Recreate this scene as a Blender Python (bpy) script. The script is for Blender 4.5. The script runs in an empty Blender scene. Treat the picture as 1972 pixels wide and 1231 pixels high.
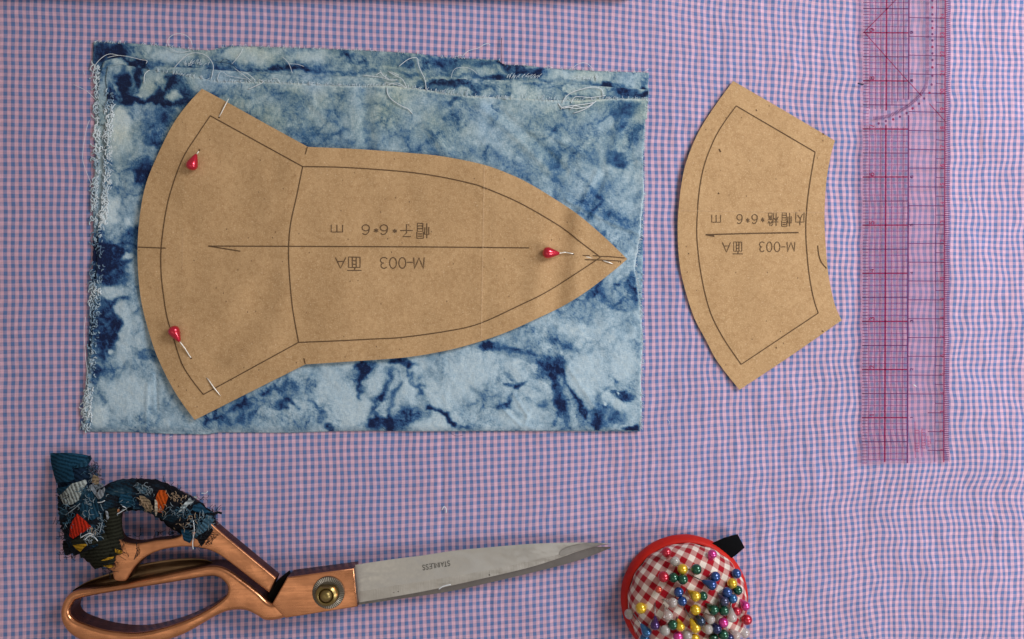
import bpy, bmesh, math, random
import numpy as np
from mathutils import Vector, Matrix
from mathutils.geometry import delaunay_2d_cdt

random.seed(7)
rng = np.random.default_rng(11)
sc = bpy.context.scene
C = sc.collection

# ------------------------------------------------------------------ camera, light, exposure
S = 0.00028            # metres per photo pixel on the table plane
H = 0.50               # camera height above the table
CX, CY = 986.0, 615.5
cam_d = bpy.data.cameras.new("camera")
cam_d.sensor_fit = 'HORIZONTAL'
cam_d.sensor_width = 36.0
cam_d.lens = 36.0 * H / (1972 * S)
cam_d.clip_start = 0.01
cam_d.clip_end = 20.0
cam = bpy.data.objects.new("camera", cam_d)
cam.location = (0, 0, H)
C.objects.link(cam)
sc.camera = cam

world = bpy.data.worlds.new("World")
sc.world = world
world.use_nodes = True
bg = world.node_tree.nodes["Background"]
bg.inputs[0].default_value = (1.0, 0.90, 0.86, 1)
bg.inputs[1].default_value = 0.29

def area_light(name, loc, target, size, energy, color):
    d = bpy.data.lights.new(name, 'AREA')
    d.shape = 'RECTANGLE'; d.size = size[0]; d.size_y = size[1]
    d.energy = energy; d.color = color
    o = bpy.data.objects.new(name, d)
    o.location = loc
    o.rotation_euler = (Vector(target) - Vector(loc)).to_track_quat('-Z', 'Y').to_euler()
    C.objects.link(o)
    return o
area_light("window_light", (0.54, 0.37, 0.54), (0.0, -0.02, 0.0), (0.32, 0.32), 5.3, (0.97, 0.98, 1.06))
area_light("second_window_light", (0.56, -0.30, 0.50), (0.0, 0.0, 0.0), (0.22, 0.30), 2.1, (0.97, 0.98, 1.05))
area_light("sheen_fill_light", (-0.30, -0.42, 1.0), (-0.1, -0.1, 0.0), (0.9, 0.32), 0.62, (1.0, 0.93, 0.86))  # added fill lamp, placed so copper and blade reflect a broad sheen

vs = sc.view_settings
vs.view_transform = 'Standard'
vs.look = 'None'
vs.exposure = 0.0
vs.gamma = 1.0
vs.use_curve_mapping = False

# ------------------------------------------------------------------ helpers
def W(px, py, z=0.0):
    k = S * (1 - z / H)
    return ((px - CX) * k, (CY - py) * k, z)

def Wn(px, py, z):
    px = np.asarray(px, float); py = np.asarray(py, float); z = np.asarray(z, float) + 0 * px
    k = S * (1 - z / H)
    return np.stack([(px - CX) * k, (CY - py) * k, z], -1)

def hsh(ix, iy, seed):
    n = (ix.astype(np.int64) * 374761393 + iy.astype(np.int64) * 668265263 + seed * 974711) & 0xffffffff
    n = ((n ^ (n >> 13)) * 1274126177) & 0xffffffff
    n = n ^ (n >> 16)
    return n.astype(float) / 0xffffffff

def noise(x, y, seed=0):
    """value-gradient noise, about -1..1"""
    x = np.asarray(x, float); y = np.asarray(y, float)
    ix = np.floor(x).astype(np.int64); iy = np.floor(y).astype(np.int64)
    fx = x - ix; fy = y - iy
    u = fx * fx * fx * (fx * (fx * 6 - 15) + 10); v = fy * fy * fy * (fy * (fy * 6 - 15) + 10)
    def g(dx, dy):
        a = hsh(ix + dx, iy + dy, seed) * 2 * np.pi
        return np.cos(a) * (fx - dx) + np.sin(a) * (fy - dy)
    a = g(0, 0) * (1 - u) + g(1, 0) * u
    b = g(0, 1) * (1 - u) + g(1, 1) * u
    return (a * (1 - v) + b * v) * 1.5

def fbm(x, y, seed=0, o=4, gain=0.5):
    t = 0; a = 1; n = 0
    for i in range(o):
        t = t + a * noise(x * 2 ** i, y * 2 ** i, seed + i * 17); n += a; a *= gain
    return t / n

def sstep(a, b, x):
    t = np.clip((x - a) / (b - a), 0, 1)
    return t * t * (3 - 2 * t)

def seg_dist(px, py, pts):
    d = np.full(np.shape(px), 1e9)
    for (x0, y0), (x1, y1) in zip(pts[:-1], pts[1:]):
        dx, dy = x1 - x0, y1 - y0
        t = np.clip(((px - x0) * dx + (py - y0) * dy) / (dx * dx + dy * dy + 1e-9), 0, 1)
        d = np.minimum(d, np.hypot(px - x0 - t * dx, py - y0 - t * dy))
    return d

WL = {}
def wloc(o):
    return np.array(WL.get(o.name, (0, 0, 0))) if o else np.zeros(3)

def thing(name, label, cat, loc=(0, 0, 0), group=None):
    o = bpy.data.objects.new(name, None)
    o.empty_display_size = 0.01
    o.location = loc
    C.objects.link(o)
    WL[o.name] = tuple(loc)
    o["label"] = label; o["category"] = cat
    if group: o["group"] = group
    return o

def tag(o, label, cat, group=None):
    o["label"] = label; o["category"] = cat
    if group: o["group"] = group
    return o

def obj(name, verts, faces, mat, parent=None, smooth=True, uv=None, attr=None, label=None, kind=None, origin=None):
    """one mesh object from world-space vertices"""
    base = np.array(origin) if origin is not None else wloc(parent)
    v = np.asarray(verts, float).reshape(-1, 3) - base
    me = bpy.data.meshes.new(name)
    if isinstance(faces, np.ndarray) and faces.ndim == 2:
        n, k = faces.shape
        me.vertices.add(len(v)); me.vertices.foreach_set("co", v.ravel().astype(np.float32))
        me.loops.add(n * k); me.loops.foreach_set("vertex_index", faces.ravel().astype(np.int32))
        me.polygons.add(n)
        me.polygons.foreach_set("loop_start", np.arange(0, n * k, k, dtype=np.int32))
        me.update(calc_edges=True)
    else:
        me.from_pydata(v.tolist(), [], [list(map(int, f)) for f in faces])
    me.validate()
    if smooth:
        me.polygons.foreach_set("use_smooth", np.ones(len(me.polygons), dtype=bool))
    li = None
    if uv is not None:
        for un, arr in (uv.items() if isinstance(uv, dict) else [("UVMap", uv)]):
            l = me.uv_layers.new(name=un)
            if li is None:
                li = np.zeros(len(me.loops), dtype=np.int32); me.loops.foreach_get("vertex_index", li)
            l.data.foreach_set("uv", np.asarray(arr, np.float32)[li].ravel())
    if attr:
        for an, arr in attr.items():
            a = me.attributes.new(an, 'FLOAT', 'POINT')
            a.data.foreach_set("value", np.asarray(arr, np.float32))
    if mat: me.materials.append(mat)
    me.update()
    o = bpy.data.objects.new(name, me)
    C.objects.link(o)
    if origin is not None and parent is None:
        o.location = origin
    if parent:
        o.parent = parent
        WL[o.name] = tuple(base)
    else:
        WL[o.name] = tuple(base)
    if label: o["label"] = label
    if kind: o["kind"] = kind
    return o

def grid_faces(nu, nv):
    """verts indexed [j*nu+i]"""
    i, j = np.meshgrid(np.arange(nu - 1), np.arange(nv - 1))
    a = (j * nu + i).ravel()
    return np.stack([a, a + nu, a + nu + 1, a + 1], -1)   # image y runs down: this order faces up

def spl(pts, closed=True, n=6):
    """Catmull-Rom through pts; a point written (x, y, 1) is a sharp corner"""
    P = [(p[0], p[1]) for p in pts]; K = [len(p) > 2 for p in pts]
    N = len(P); out = []
    rngn = N if closed else N - 1
    for i in range(rngn):
        p1 = P[i]; p2 = P[(i + 1) % N]
        p0 = P[(i - 1) % N] if (closed or i > 0) else p1
        p3 = P[(i + 2) % N] if (closed or i + 2 < N) else p2
        if K[i]: p0 = p1
        if K[(i + 1) % N]: p3 = p2
        d = math.hypot(p2[0] - p1[0], p2[1] - p1[1])
        m = n if n else max(1, int(d / 8))
        for k in range(m):
            t = k / m
            def cr(a, b, c, e):
                return 0.5 * (2 * b + (c - a) * t + (2 * a - 5 * b + 4 * c - e) * t * t + (3 * b - a - 3 * c + e) * t ** 3)
            out.append((cr(p0[0], p1[0], p2[0], p3[0]), cr(p0[1], p1[1], p2[1], p3[1])))
    if not closed: out.append(P[-1])
    return out

def inside(px, py, poly):
    px = np.asarray(px); py = np.asarray(py)
    r = np.zeros(px.shape, bool)
    n = len(poly)
    for i in range(n):
        x0, y0 = poly[i]; x1, y1 = poly[(i + 1) % n]
        c = ((y0 > py) != (y1 > py)) & (px < (x1 - x0) * (py - y0) / (y1 - y0 + 1e-12) + x0)
        r ^= c
    return r

def fill(poly, holes=(), sp=None):
    """triangulate polygon in photo pixels; returns verts(px), tris, boundary loops"""
    V = []; E = []; loops = []
    for lp in [poly] + list(holes):
        s = len(V)
        V += [Vector((p[0], p[1])) for p in lp]
        n = len(lp)
        E += [(s + i, s + (i + 1) % n) for i in range(n)]
        loops.append(list(range(s, s + n)))
    if sp:
        xs = [p[0] for p in poly]; ys = [p[1] for p in poly]
        gx, gy = np.meshgrid(np.arange(min(xs) + sp / 2, max(xs), sp), np.arange(min(ys) + sp / 2, max(ys), sp))
        gx = gx + (np.arange(gx.shape[0]) % 2)[:, None] * sp * 0.5
        gx = gx.ravel(); gy = gy.ravel()
        m = inside(gx, gy, poly)
        for h in holes: m &= ~inside(gx, gy, h)
        for lp in [poly] + list(holes):
            m &= seg_dist(gx, gy, list(lp) + [lp[0]]) > sp * 0.35
        V += [Vector((a, b)) for a, b in zip(gx[m], gy[m])]
    vo, eo, fo, ov, oe, of = delaunay_2d_cdt(V, E, [], 0, 1e-6)
    P = np.array([(v.x, v.y) for v in vo])
    T = np.array([f for f in fo if len(f) == 3])
    c = P[T].mean(1)
    m = inside(c[:, 0], c[:, 1], poly)
    for h in holes: m &= ~inside(c[:, 0], c[:, 1], h)
    T = T[m]
    # facing up: image y is flipped, so want negative area in px
    a = P[T]
    ar = (a[:, 1, 0] - a[:, 0, 0]) * (a[:, 2, 1] - a[:, 0, 1]) - (a[:, 2, 0] - a[:, 0, 0]) * (a[:, 1, 1] - a[:, 0, 1])
    T[ar > 0] = T[ar > 0][:, ::-1]
    mp = {}
    for new, olds in enumerate(ov):
        for q in olds: mp[q] = new
    loops = [[mp[i] for i in lp] for lp in loops]
    return P, T, loops

def slab(poly, ztop, thick, holes=(), sp=None, zbot=None):
    """solid with a top surface (ztop number or function of px, py), vertical sides and a flat or parallel bottom"""
    P, T, loops = fill(poly, holes, sp)
    zt = ztop(P[:, 0], P[:, 1]) if callable(ztop) else np.full(len(P), float(ztop))
    top = Wn(P[:, 0], P[:, 1], zt)
    bot = top.copy()
    bot[:, 2] = zbot if zbot is not None else zt - thick
    n = len(P)
    F = [tuple(t) for t in T] + [tuple(int(i) + n for i in t[::-1]) for t in T]
    for lp in loops:
        a = sum(P[lp[i]][0] * P[lp[(i + 1) % len(lp)]][1] - P[lp[(i + 1) % len(lp)]][0] * P[lp[i]][1] for i in range(len(lp)))
        outer = lp is loops[0]
        L = lp if ((a > 0) == outer) else lp[::-1]
        for i in range(len(L)):
            p, q = L[i], L[(i + 1) % len(L)]
            F.append((p, q, q + n, p + n))
    return np.concatenate([top, bot]), F, P

def inset(poly, d):
    n = len(poly); out = []
    A = sum(poly[i][0] * poly[(i + 1) % n][1] - poly[(i + 1) % n][0] * poly[i][1] for i in range(n))
    s = 1 if A > 0 else -1
    for i in range(n):
        x0, y0 = poly[i - 1]; x1, y1 = poly[i]; x2, y2 = poly[(i + 1) % n]
        a = math.atan2(y1 - y0, x1 - x0); b = math.atan2(y2 - y1, x2 - x1)
        n1 = (-math.sin(a) * s, math.cos(a) * s); n2 = (-math.sin(b) * s, math.cos(b) * s)
        mx, my = n1[0] + n2[0], n1[1] + n2[1]; l = math.hypot(mx, my) or 1
        c = max(0.45, l / 2)
        out.append((x1 + mx / l * d / c, y1 + my / l * d / c))
    return out

def round_slab(poly, zt, zb, holes, w, seg=5):
    """solid whose top edge is rounded over by w metres, all round and in its holes"""
    V = []; F = []; M = []
    wp = w / S
    inner = []
    for li, lp in enumerate([poly] + list(holes)):
        lp = [tuple(p[:2]) for p in lp]; n = len(lp); sg = 1 if li == 0 else -1
        rows = [(0.0, zb)]
        for k in range(seg + 1):
            a = math.pi / 2 * k / seg
            rows.append((wp * (1 - math.cos(a)) , zt - w * (1 - math.sin(a))))
        base = len(V)
        for d, z in rows:
            for x, y in inset(lp, sg * d): V.append((*W(x, y, zt)[:2], z))
        for r in range(len(rows) - 1):
            for i in range(n):
                j = (i + 1) % n
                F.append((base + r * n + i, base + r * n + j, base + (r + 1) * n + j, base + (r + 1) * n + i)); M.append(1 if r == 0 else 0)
        inner.append(inset(lp, sg * wp))
    P, T, loops = fill(inner[0], inner[1:], None)
    b = len(V)
    for x, y in P: V.append(W(x, y, zt))
    for t in T: F.append(tuple(int(q) + b for q in t)); M.append(0)
    return V, F, M

def bevel(o, w, seg=2, ang=35):
    m = o.modifiers.new("bevel", 'BEVEL')
    m.width = w; m.segments = seg; m.limit_method = 'ANGLE'; m.angle_limit = math.radians(ang)
    m.harden_normals = True
    shade(o, 40)
    return o

def shade(o, deg):
    me = o.data
    me.polygons.foreach_set("use_smooth", np.ones(len(me.polygons), dtype=bool))
    bm = bmesh.new(); bm.from_mesh(me)
    lim = math.radians(deg)
    for e in bm.edges:
        if len(e.link_faces) == 2 and e.calc_face_angle(0) > lim: e.smooth = False
    bm.to_mesh(me); bm.free()

class Acc:
    """collects ribbons and tubes into one mesh"""
    def __init__(s): s.v = []; s.f = []; s.a = []
    def ribbon(s, pts, w, zf, off=0.00012):
        pts = [tuple(p[:2]) for p in pts]
        n = len(pts); b = len(s.v)
        for i in range(n):
            x0, y0 = pts[max(0, i - 1)]; x1, y1 = pts[min(n - 1, i + 1)]
            d = math.hypot(x1 - x0, y1 - y0) or 1
            nx, ny = -(y1 - y0) / d * w / 2, (x1 - x0) / d * w / 2
            x, y = pts[i]
            for sg in (1, -1):
                qx, qy = x + nx * sg, y + ny * sg
                z = float(zf(np.array(qx), np.array(qy))) if callable(zf) else zf
                s.v.append(W(qx, qy, z + off))
        for i in range(n - 1):
            k = b + 2 * i
            s.f.append((k, k + 1, k + 3, k + 2))
    def tube(s, P, r, sides=5, cap=True, attr=0.0):
        P = [Vector(p) for p in P]; n = len(P); b = len(s.v)
        rr = r if isinstance(r, (list, tuple, np.ndarray)) else [r] * n
        up = Vector((0, 0, 1))
        for i in range(n):
            d = (P[min(n - 1, i + 1)] - P[max(0, i - 1)])
            d = d.normalized() if d.length > 0 else Vector((1, 0, 0))
            u = up if abs(d.z) < 0.9 else Vector((1, 0, 0))
            a = d.cross(u).normalized(); c = a.cross(d)
            for k in range(sides):
                t = 2 * math.pi * k / sides
                s.v.append(tuple(P[i] + (a * math.cos(t) + c * math.sin(t)) * rr[i]))
                s.a.append(attr)
        for i in range(n - 1):
            for k in range(sides):
                k2 = (k + 1) % sides
                s.f.append((b + i * sides + k, b + i * sides + k2, b + (i + 1) * sides + k2, b + (i + 1) * sides + k))
        if cap:
            s.f.append(tuple(b + k for k in range(sides))[::-1])
            s.f.append(tuple(b + (n - 1) * sides + k for k in range(sides)))
    def obj(s, name, mat, parent, smooth=True, attr=None, **k):
        return obj(name, s.v, s.f, mat, parent, smooth, attr=({attr: s.a} if attr else None), **k)

# ------------------------------------------------------------------ materials
def mat_new(name):
    m = bpy.data.materials.new(name); m.use_nodes = True
    nt = m.node_tree
    p = nt.nodes["Principled BSDF"]
    return m, nt, p

def nd(nt, typ, ins=None, **props):
    n = nt.nodes.new(typ)
    for k, v in props.items(): setattr(n, k, v)
    if ins:
        for k, v in ins.items():
            if isinstance(v, bpy.types.NodeSocket): nt.links.new(v, n.inputs[k])
            else: n.inputs[k].default_value = v
    return n

def mth(nt, op, a, b=None, c=None):
    n = nt.nodes.new('ShaderNodeMath'); n.operation = op
    for i, v in enumerate((a, b, c)):
        if v is None: continue
        if isinstance(v, bpy.types.NodeSocket): nt.links.new(v, n.inputs[i])
        else: n.inputs[i].default_value = v
    return n.outputs[0]

def mixc(nt, f, a, b, mode='MIX'):
    n = nt.nodes.new('ShaderNodeMix'); n.data_type = 'RGBA'; n.blend_type = mode
    for k, v in ((0, f), (6, a), (7, b)):
        if isinstance(v, bpy.types.NodeSocket): nt.links.new(v, n.inputs[k])
        else: n.inputs[k].default_value = v if k == 0 else (*v[:3], 1)
    return n.outputs[2]

def ramp(nt, f, stops):
    n = nt.nodes.new('ShaderNodeValToRGB')
    e = n.color_ramp.elements
    while len(e) < len(stops): e.new(0.5)
    for el, (p, c) in zip(e, stops):
        el.position = p; el.color = (*c, 1)
    nt.links.new(f, n.inputs[0])
    return n.outputs[0]

def nz(nt, scale, detail=3, rough=0.5, vec=None, dist=0.0):
    n = nt.nodes.new('ShaderNodeTexNoise')
    n.inputs['Scale'].default_value = scale; n.inputs['Detail'].default_value = detail
    n.inputs['Roughness'].default_value = rough; n.inputs['Distortion'].default_value = dist
    if vec is not None: nt.links.new(vec, n.inputs['Vector'])
    return n.outputs[0]

def scaled(nt, vec, s, rot=(0, 0, 0)):
    n = nt.nodes.new('ShaderNodeMapping')
    nt.links.new(vec, n.inputs[0]); n.inputs['Scale'].default_value = s; n.inputs['Rotation'].default_value = rot
    return n.outputs[0]

def coords(nt): return nt.nodes.new('ShaderNodeTexCoord')

def bump(nt, p, h, strength, dist):
    n = nd(nt, 'ShaderNodeBump', {'Strength': strength, 'Distance': dist, 'Height': h})
    nt.links.new(n.outputs[0], p.inputs['Normal'])
    return n

def simple(name, col, rough=0.5, metal=0.0, coat=0.0, var=0.0, vscale=300, spec=None, sheen=0.0):
    m, nt, p = mat_new(name)
    p.inputs['Base Color'].default_value = (*col, 1)
    p.inputs['Roughness'].default_value = rough; p.inputs['Metallic'].default_value = metal
    p.inputs['Coat Weight'].default_value = coat; p.inputs['Coat Roughness'].default_value = 0.05
    if spec is not None: p.inputs['Specular IOR Level'].default_value = spec
    if sheen: p.inputs['Sheen Weight'].default_value = sheen
    if var:
        t = coords(nt)
        f = nz(nt, vscale, 4, 0.6, t.outputs['Object'])
        c = mixc(nt, f, tuple(x * (1 - var) for x in col), tuple(min(1, x * (1 + var)) for x in col))
        nt.links.new(c, p.inputs['Base Color'])
    return m
# ------------------------------------------------------------------ tablecloth
def gingham_mat(name, uvname, ca, cb, wu=0.5, soft=0.10, rough=0.9, thread=10.0, var=0.16, thr=0.25, midg=1.0):
    m, nt, p = mat_new(name)
    uvn = nt.nodes.new('ShaderNodeUVMap'); uvn.uv_map = uvname
    uv = uvn.outputs[0]
    jit = nz(nt, 1.1, 2, 0.5, uv)
    sx = nd(nt, 'ShaderNodeSeparateXYZ', {0: uv})
    def stripe(s, other):
        f = mth(nt, 'FRACT', s)
        t = mth(nt, 'ABSOLUTE', mth(nt, 'SUBTRACT', f, 0.5))
        n = nd(nt, 'ShaderNodeMapRange', {'Value': t, 'From Min': thr - soft / 2, 'From Max': thr + soft / 2}, interpolation_type='SMOOTHSTEP')
        return n.outputs[0]
    su = stripe(sx.outputs[0], sx.outputs[1]); sv = stripe(sx.outputs[1], sx.outputs[0])
    # woven threads: each crossing shows either the warp or the weft thread
    tu = mth(nt, 'SINE', mth(nt, 'MULTIPLY', sx.outputs[0], thread * 2 * math.pi))
    tv = mth(nt, 'SINE', mth(nt, 'MULTIPLY', sx.outputs[1], thread * 2 * math.pi))
    wv = mth(nt, 'MULTIPLY_ADD', mth(nt, 'MULTIPLY', tu, tv), 0.22, wu)
    f = nd(nt, 'ShaderNodeMix', {0: wv, 2: sv, 3: su}, data_type='FLOAT').outputs[0]
    col = mixc(nt, mth(nt, 'POWER', mth(nt, 'MAXIMUM', f, 0.0), midg), ca, cb)
    # uneven yarn along each thread
    a1 = nz(nt, 1.6, 4, 0.7, scaled(nt, uv, (1.6, 0.12, 1)))
    a2 = nz(nt, 1.6, 4, 0.7, scaled(nt, uv, (0.2, 2.2, 1)))
    yarn = mth(nt, 'ADD', mth(nt, 'MULTIPLY', a1, var * 1.6), mth(nt, 'MULTIPLY_ADD', a2, var * 1.6, 1 - var * 1.6))
    col = mixc(nt, 1.0, col, nd(nt, 'ShaderNodeCombineXYZ', {0: yarn, 1: yarn, 2: yarn}).outputs[0], 'MULTIPLY')
    big = nz(nt, 0.12, 3, 0.5, uv)
    hue = mixc(nt, big, (1.06, 0.97, 0.93), (0.95, 1.02, 1.06))
    col = mixc(nt, 1.0, col, hue, 'MULTIPLY')
    nt.links.new(col, p.inputs['Base Color'])
    p.inputs['Roughness'].default_value = rough
    p.inputs['Specular IOR Level'].default_value = 0.15
    p.inputs['Sheen Weight'].default_value = 0.12
    hgt = mth(nt, 'ADD', mth(nt, 'MULTIPLY', mth(nt, 'ADD', tu, tv), 0.12), nz(nt, 2.2, 4, 0.6, uv))
    bump(nt, p, hgt, 0.35, 0.0006)
    return m

def cloth_h(px, py):
    r = sstep(700, 1750, px)
    amp = 0.16 + 0.62 * r
    h = noise(px / 15, py / 75, 3) * 0.55 + noise(px / 27, py / 40, 4) * 0.5 + noise(px / 95, py / 150, 5) * 1.5 + noise(px / 260, py / 200, 6) * 2.2
    h = h * amp
    for x0, y0, y1, w, d in ((853, 800, 1080, 4, 0.35), (1203, 830, 1010, 4, 0.4), (1245, 850, 1000, 3, 0.3),
                             (1000, 20, 130, 4, 0.25), (1455, 940, 1160, 5, 0.35), (1610, 900, 1000, 4, 0.4),
                             (1842, 850, 910, 5, 0.5), (1915, 920, 1060, 4, 0.45), (1390, 20, 130, 4, 0.3),
                             (1885, 150, 330, 4, 0.4), (945, 1110, 1220, 4, 0.25), (1700, 905, 980, 4, 0.3)):
        g = np.exp(-((px - x0 - 5 * noise(py / 60, px * 0 + x0, 9)) / w) ** 2) * sstep(y0, y0 + 40, py) * (1 - sstep(y1 - 40, y1, py))
        h = h - 1.8 * d * g
    flat = np.exp(-((px - 1742) / 95.0) ** 4) * (1 - sstep(870, 910, py))
    h = h * (1 - 0.75 * flat)
    return (h - 0.45) * 0.001

def axis(lo, hi, step, far):
    mid = np.arange(lo, hi + step, step)
    a = []; x = mid[-1]; d = step
    while x < far: d *= 1.35; x += d; a.append(x)
    b = []; x = mid[0]; d = step
    while x > -far + 1500: d *= 1.35; x -= d; b.append(x)
    return np.concatenate([b[::-1], mid, a])
gx = axis(-60, 2040, 3.6, 3300); gy = axis(-60, 1300, 3.6, 2800)
GX, GY = np.meshgrid(gx, gy)
xs = np.arange(-3000, 5000, 5.0)
pu = np.interp(xs, [-400, 0, 500, 1000, 1400, 1700, 2400], [14.9, 14.7, 14.3, 13.5, 12.4, 11.5, 11.5])
cu = np.cumsum(5.0 / pu)
U = np.interp(GX, xs, cu)
pv = np.interp(GX, [-400, 0, 500, 1000, 1400, 1700, 2400], [15.2, 15.1, 14.5, 13.7, 12.7, 11.9, 11.7])
V = (GY - 520) / pv
R = sstep(900, 1800, GX)
U = U + (0.10 + 0.22 * R) * noise(GX / 170, GY / 75, 21) + (0.04 + 0.20 * R) * noise(GX / 26, GY / 42, 22)
V = V + (0.12 + 0.22 * R) * noise(GX / 220, GY / 160, 23) + (0.03 + 0.08 * R) * noise(GX / 40, GY / 30, 24)
wave = np.exp(-((GY - 960 - 40 * np.sin(GX / 160)) / 70) ** 2) * sstep(1450, 1750, GX)
U = U + 0.9 * wave * np.sin(GY / 38 + GX / 260)
m_cloth = gingham_mat("checked_cotton", "check", (0.108, 0.180, 0.365), (0.655, 0.412, 0.495), wu=0.62, thr=0.255, midg=1.05, var=0.30)
zc = cloth_h(GX, GY)
tv = Wn(GX.ravel(), GY.ravel(), 0.0); tv[:, 2] = zc.ravel()
tc = obj("tablecloth", tv, grid_faces(len(gx), len(gy)), m_cloth, uv={"check": np.stack([U.ravel(), V.ravel()], -1)})
tag(tc, "pink and blue small checked cotton tablecloth, smooth at one side and crinkled at the other", "tablecloth")

# ------------------------------------------------------------------ tie-dyed cloth: where the dye went
def fabric_mat():
    m, nt, p = mat_new("indigo_dyed_cotton")
    t = coords(nt)
    at = nd(nt, 'ShaderNodeAttribute', attribute_name='dye')
    o = t.outputs['Object']
    f1 = nz(nt, 420, 5, 0.65, o)
    f2 = nz(nt, 1500, 3, 0.7, o)
    w1 = nz(nt, 1, 2, 0.5, scaled(nt, o, (3600, 500, 500)))
    w2 = nz(nt, 1, 2, 0.5, scaled(nt, o, (500, 3600, 500)))
    d = mth(nt, 'ADD', at.outputs['Fac'], mth(nt, 'MULTIPLY_ADD', f1, 0.40, -0.20))
    d = mth(nt, 'ADD', d, mth(nt, 'MULTIPLY_ADD', f2, 0.40, -0.20))
    d = mth(nt, 'ADD', d, mth(nt, 'MULTIPLY_ADD', mth(nt, 'ADD', w1, w2), 0.30, -0.30))
    c = ramp(nt, d, [(0.0, (0.54, 0.64, 0.65)), (0.20, (0.36, 0.48, 0.54)), (0.44, (0.170, 0.275, 0.355)),
                     (0.66, (0.042, 0.120, 0.240)), (0.88, (0.012, 0.035, 0.11)), (1.0, (0.006, 0.012, 0.045))])
    mud = nd(nt, 'ShaderNodeAttribute', attribute_name='mud')
    c = mixc(nt, mud.outputs['Fac'], c, mixc(nt, 1.0, c, (1.12, 0.97, 0.70), 'MULTIPLY'))
    nt.links.new(c, p.inputs['Base Color'])
    p.inputs['Roughness'].default_value = 0.92
    p.inputs['Specular IOR Level'].default_value = 0.12
    p.inputs['Sheen Weight'].default_value = 0.08
    h = mth(nt, 'ADD', mth(nt, 'MULTIPLY', mth(nt, 'ADD', w1, w2), 0.5), mth(nt, 'MULTIPLY', nz(nt, 160, 4, 0.55, o), 2.4))
    bump(nt, p, h, 0.5, 0.0007)
    return m
m_fab = fabric_mat()

def worley(x, y, seed):
    """distance to the nearest and second nearest scattered point"""
    ix = np.floor(x).astype(np.int64); iy = np.floor(y).astype(np.int64)
    f1 = np.full(x.shape, 9.0); f2 = np.full(x.shape, 9.0)
    for dx in (-1, 0, 1):
        for dy in (-1, 0, 1):
            qx = ix + dx + hsh(ix + dx, iy + dy, seed); qy = iy + dy + hsh(ix + dx, iy + dy, seed + 1)
            d = np.hypot(x - qx, y - qy)
            f2 = np.where(d < f1, f1, np.minimum(f2, d)); f1 = np.minimum(f1, d)
    return f1, f2

def dye(px, py, blobs, lines, base=0.22, seed=40, lo=0.0):
    wx = px + 13 * fbm(px / 38, py / 38, seed, 3) + 2.5 * noise(px / 8, py / 8, seed + 1)
    wy = py + 13 * fbm(px / 38 + 9, py / 38, seed + 2, 3) + 2.5 * noise(px / 8, py / 8 + 7, seed + 3)
    D = base + 0.13 * fbm(px / 75, py / 75, seed + 4, 4) + 0.16 * fbm(wx / 13, wy / 19, seed + 5, 4, 0.65)
    ridge = 1 - np.abs(fbm(wx / 60, wy / 60, seed + 6, 3)) * 3.2
    D = D + 0.20 * np.clip(ridge, 0, 1) ** 3
    # folds that took up dye: fine streaks whose direction drifts across the cloth
    for sc_, am_, sd_ in ((1.0, 0.22, 7), (0.5, 0.16, 8)):
        th = 0.9 + 1.6 * noise(px / 210, py / 210, seed + sd_)
        u_ = wx * np.cos(th) + wy * np.sin(th); v_ = -wx * np.sin(th) + wy * np.cos(th)
        rr = 1 - np.abs(noise(u_ / (70 * sc_), v_ / (15 * sc_), seed + sd_ + 20)) * 3.0
        msk = sstep(-0.35, 0.45, noise(px / 60, py / 60, seed + sd_ + 40))
        D = D + am_ * np.clip(rr, 0, 1) ** 2 * msk
    # crumple lines: pale cells edged by darker creases
    for cs, am_, sd_ in ((70, 0.44, 60), (34, 0.34, 64), (17, 0.22, 68)):
        f1, f2 = worley((wx + 0.5 * wy) / cs, wy / cs * 0.9 + 0.3, seed + sd_)
        e = (f2 - f1) * cs
        msk = sstep(-0.12, 0.42, noise(px / 75, py / 75, seed + sd_ + 3)) * (0.55 + 0.45 * noise(px / 25, py / 25, seed + sd_ + 5))
        D = D + am_ * msk * (0.75 * np.exp(-(e / 2.4) ** 2) + 0.40 * np.exp(-(e / 7.0) ** 2)) - 0.025 * sstep(8, 22, e)
    fe = fbm(wx / 14, wy / 14, seed + 90, 4) * 1.4 + 0.5
    for b in blobs:
        cx, cy, rx, ry, an, am = b[:6]
        a = math.radians(an); ca, sa = math.cos(a), math.sin(a)
        u = (wx - cx) * ca + (wy - cy) * sa; v = -(wx - cx) * sa + (wy - cy) * ca
        d = np.hypot(u / rx, v / ry)
        k = sstep(1.35, 0.55, d + 0.22 * (fe - 0.5))
        if am > 0: D = D + 0.80 * am * k * (0.72 + 0.45 * fe)
        else: D = D * (1 - k) + (-am) * k          # a spot the dye did not reach
    for pts, w, am in lines:
        d = seg_dist(wx, wy, pts)
        D = D + am * np.exp(-(d / w) ** 2)
    return np.clip(D, 0.0, 1.0)

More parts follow.
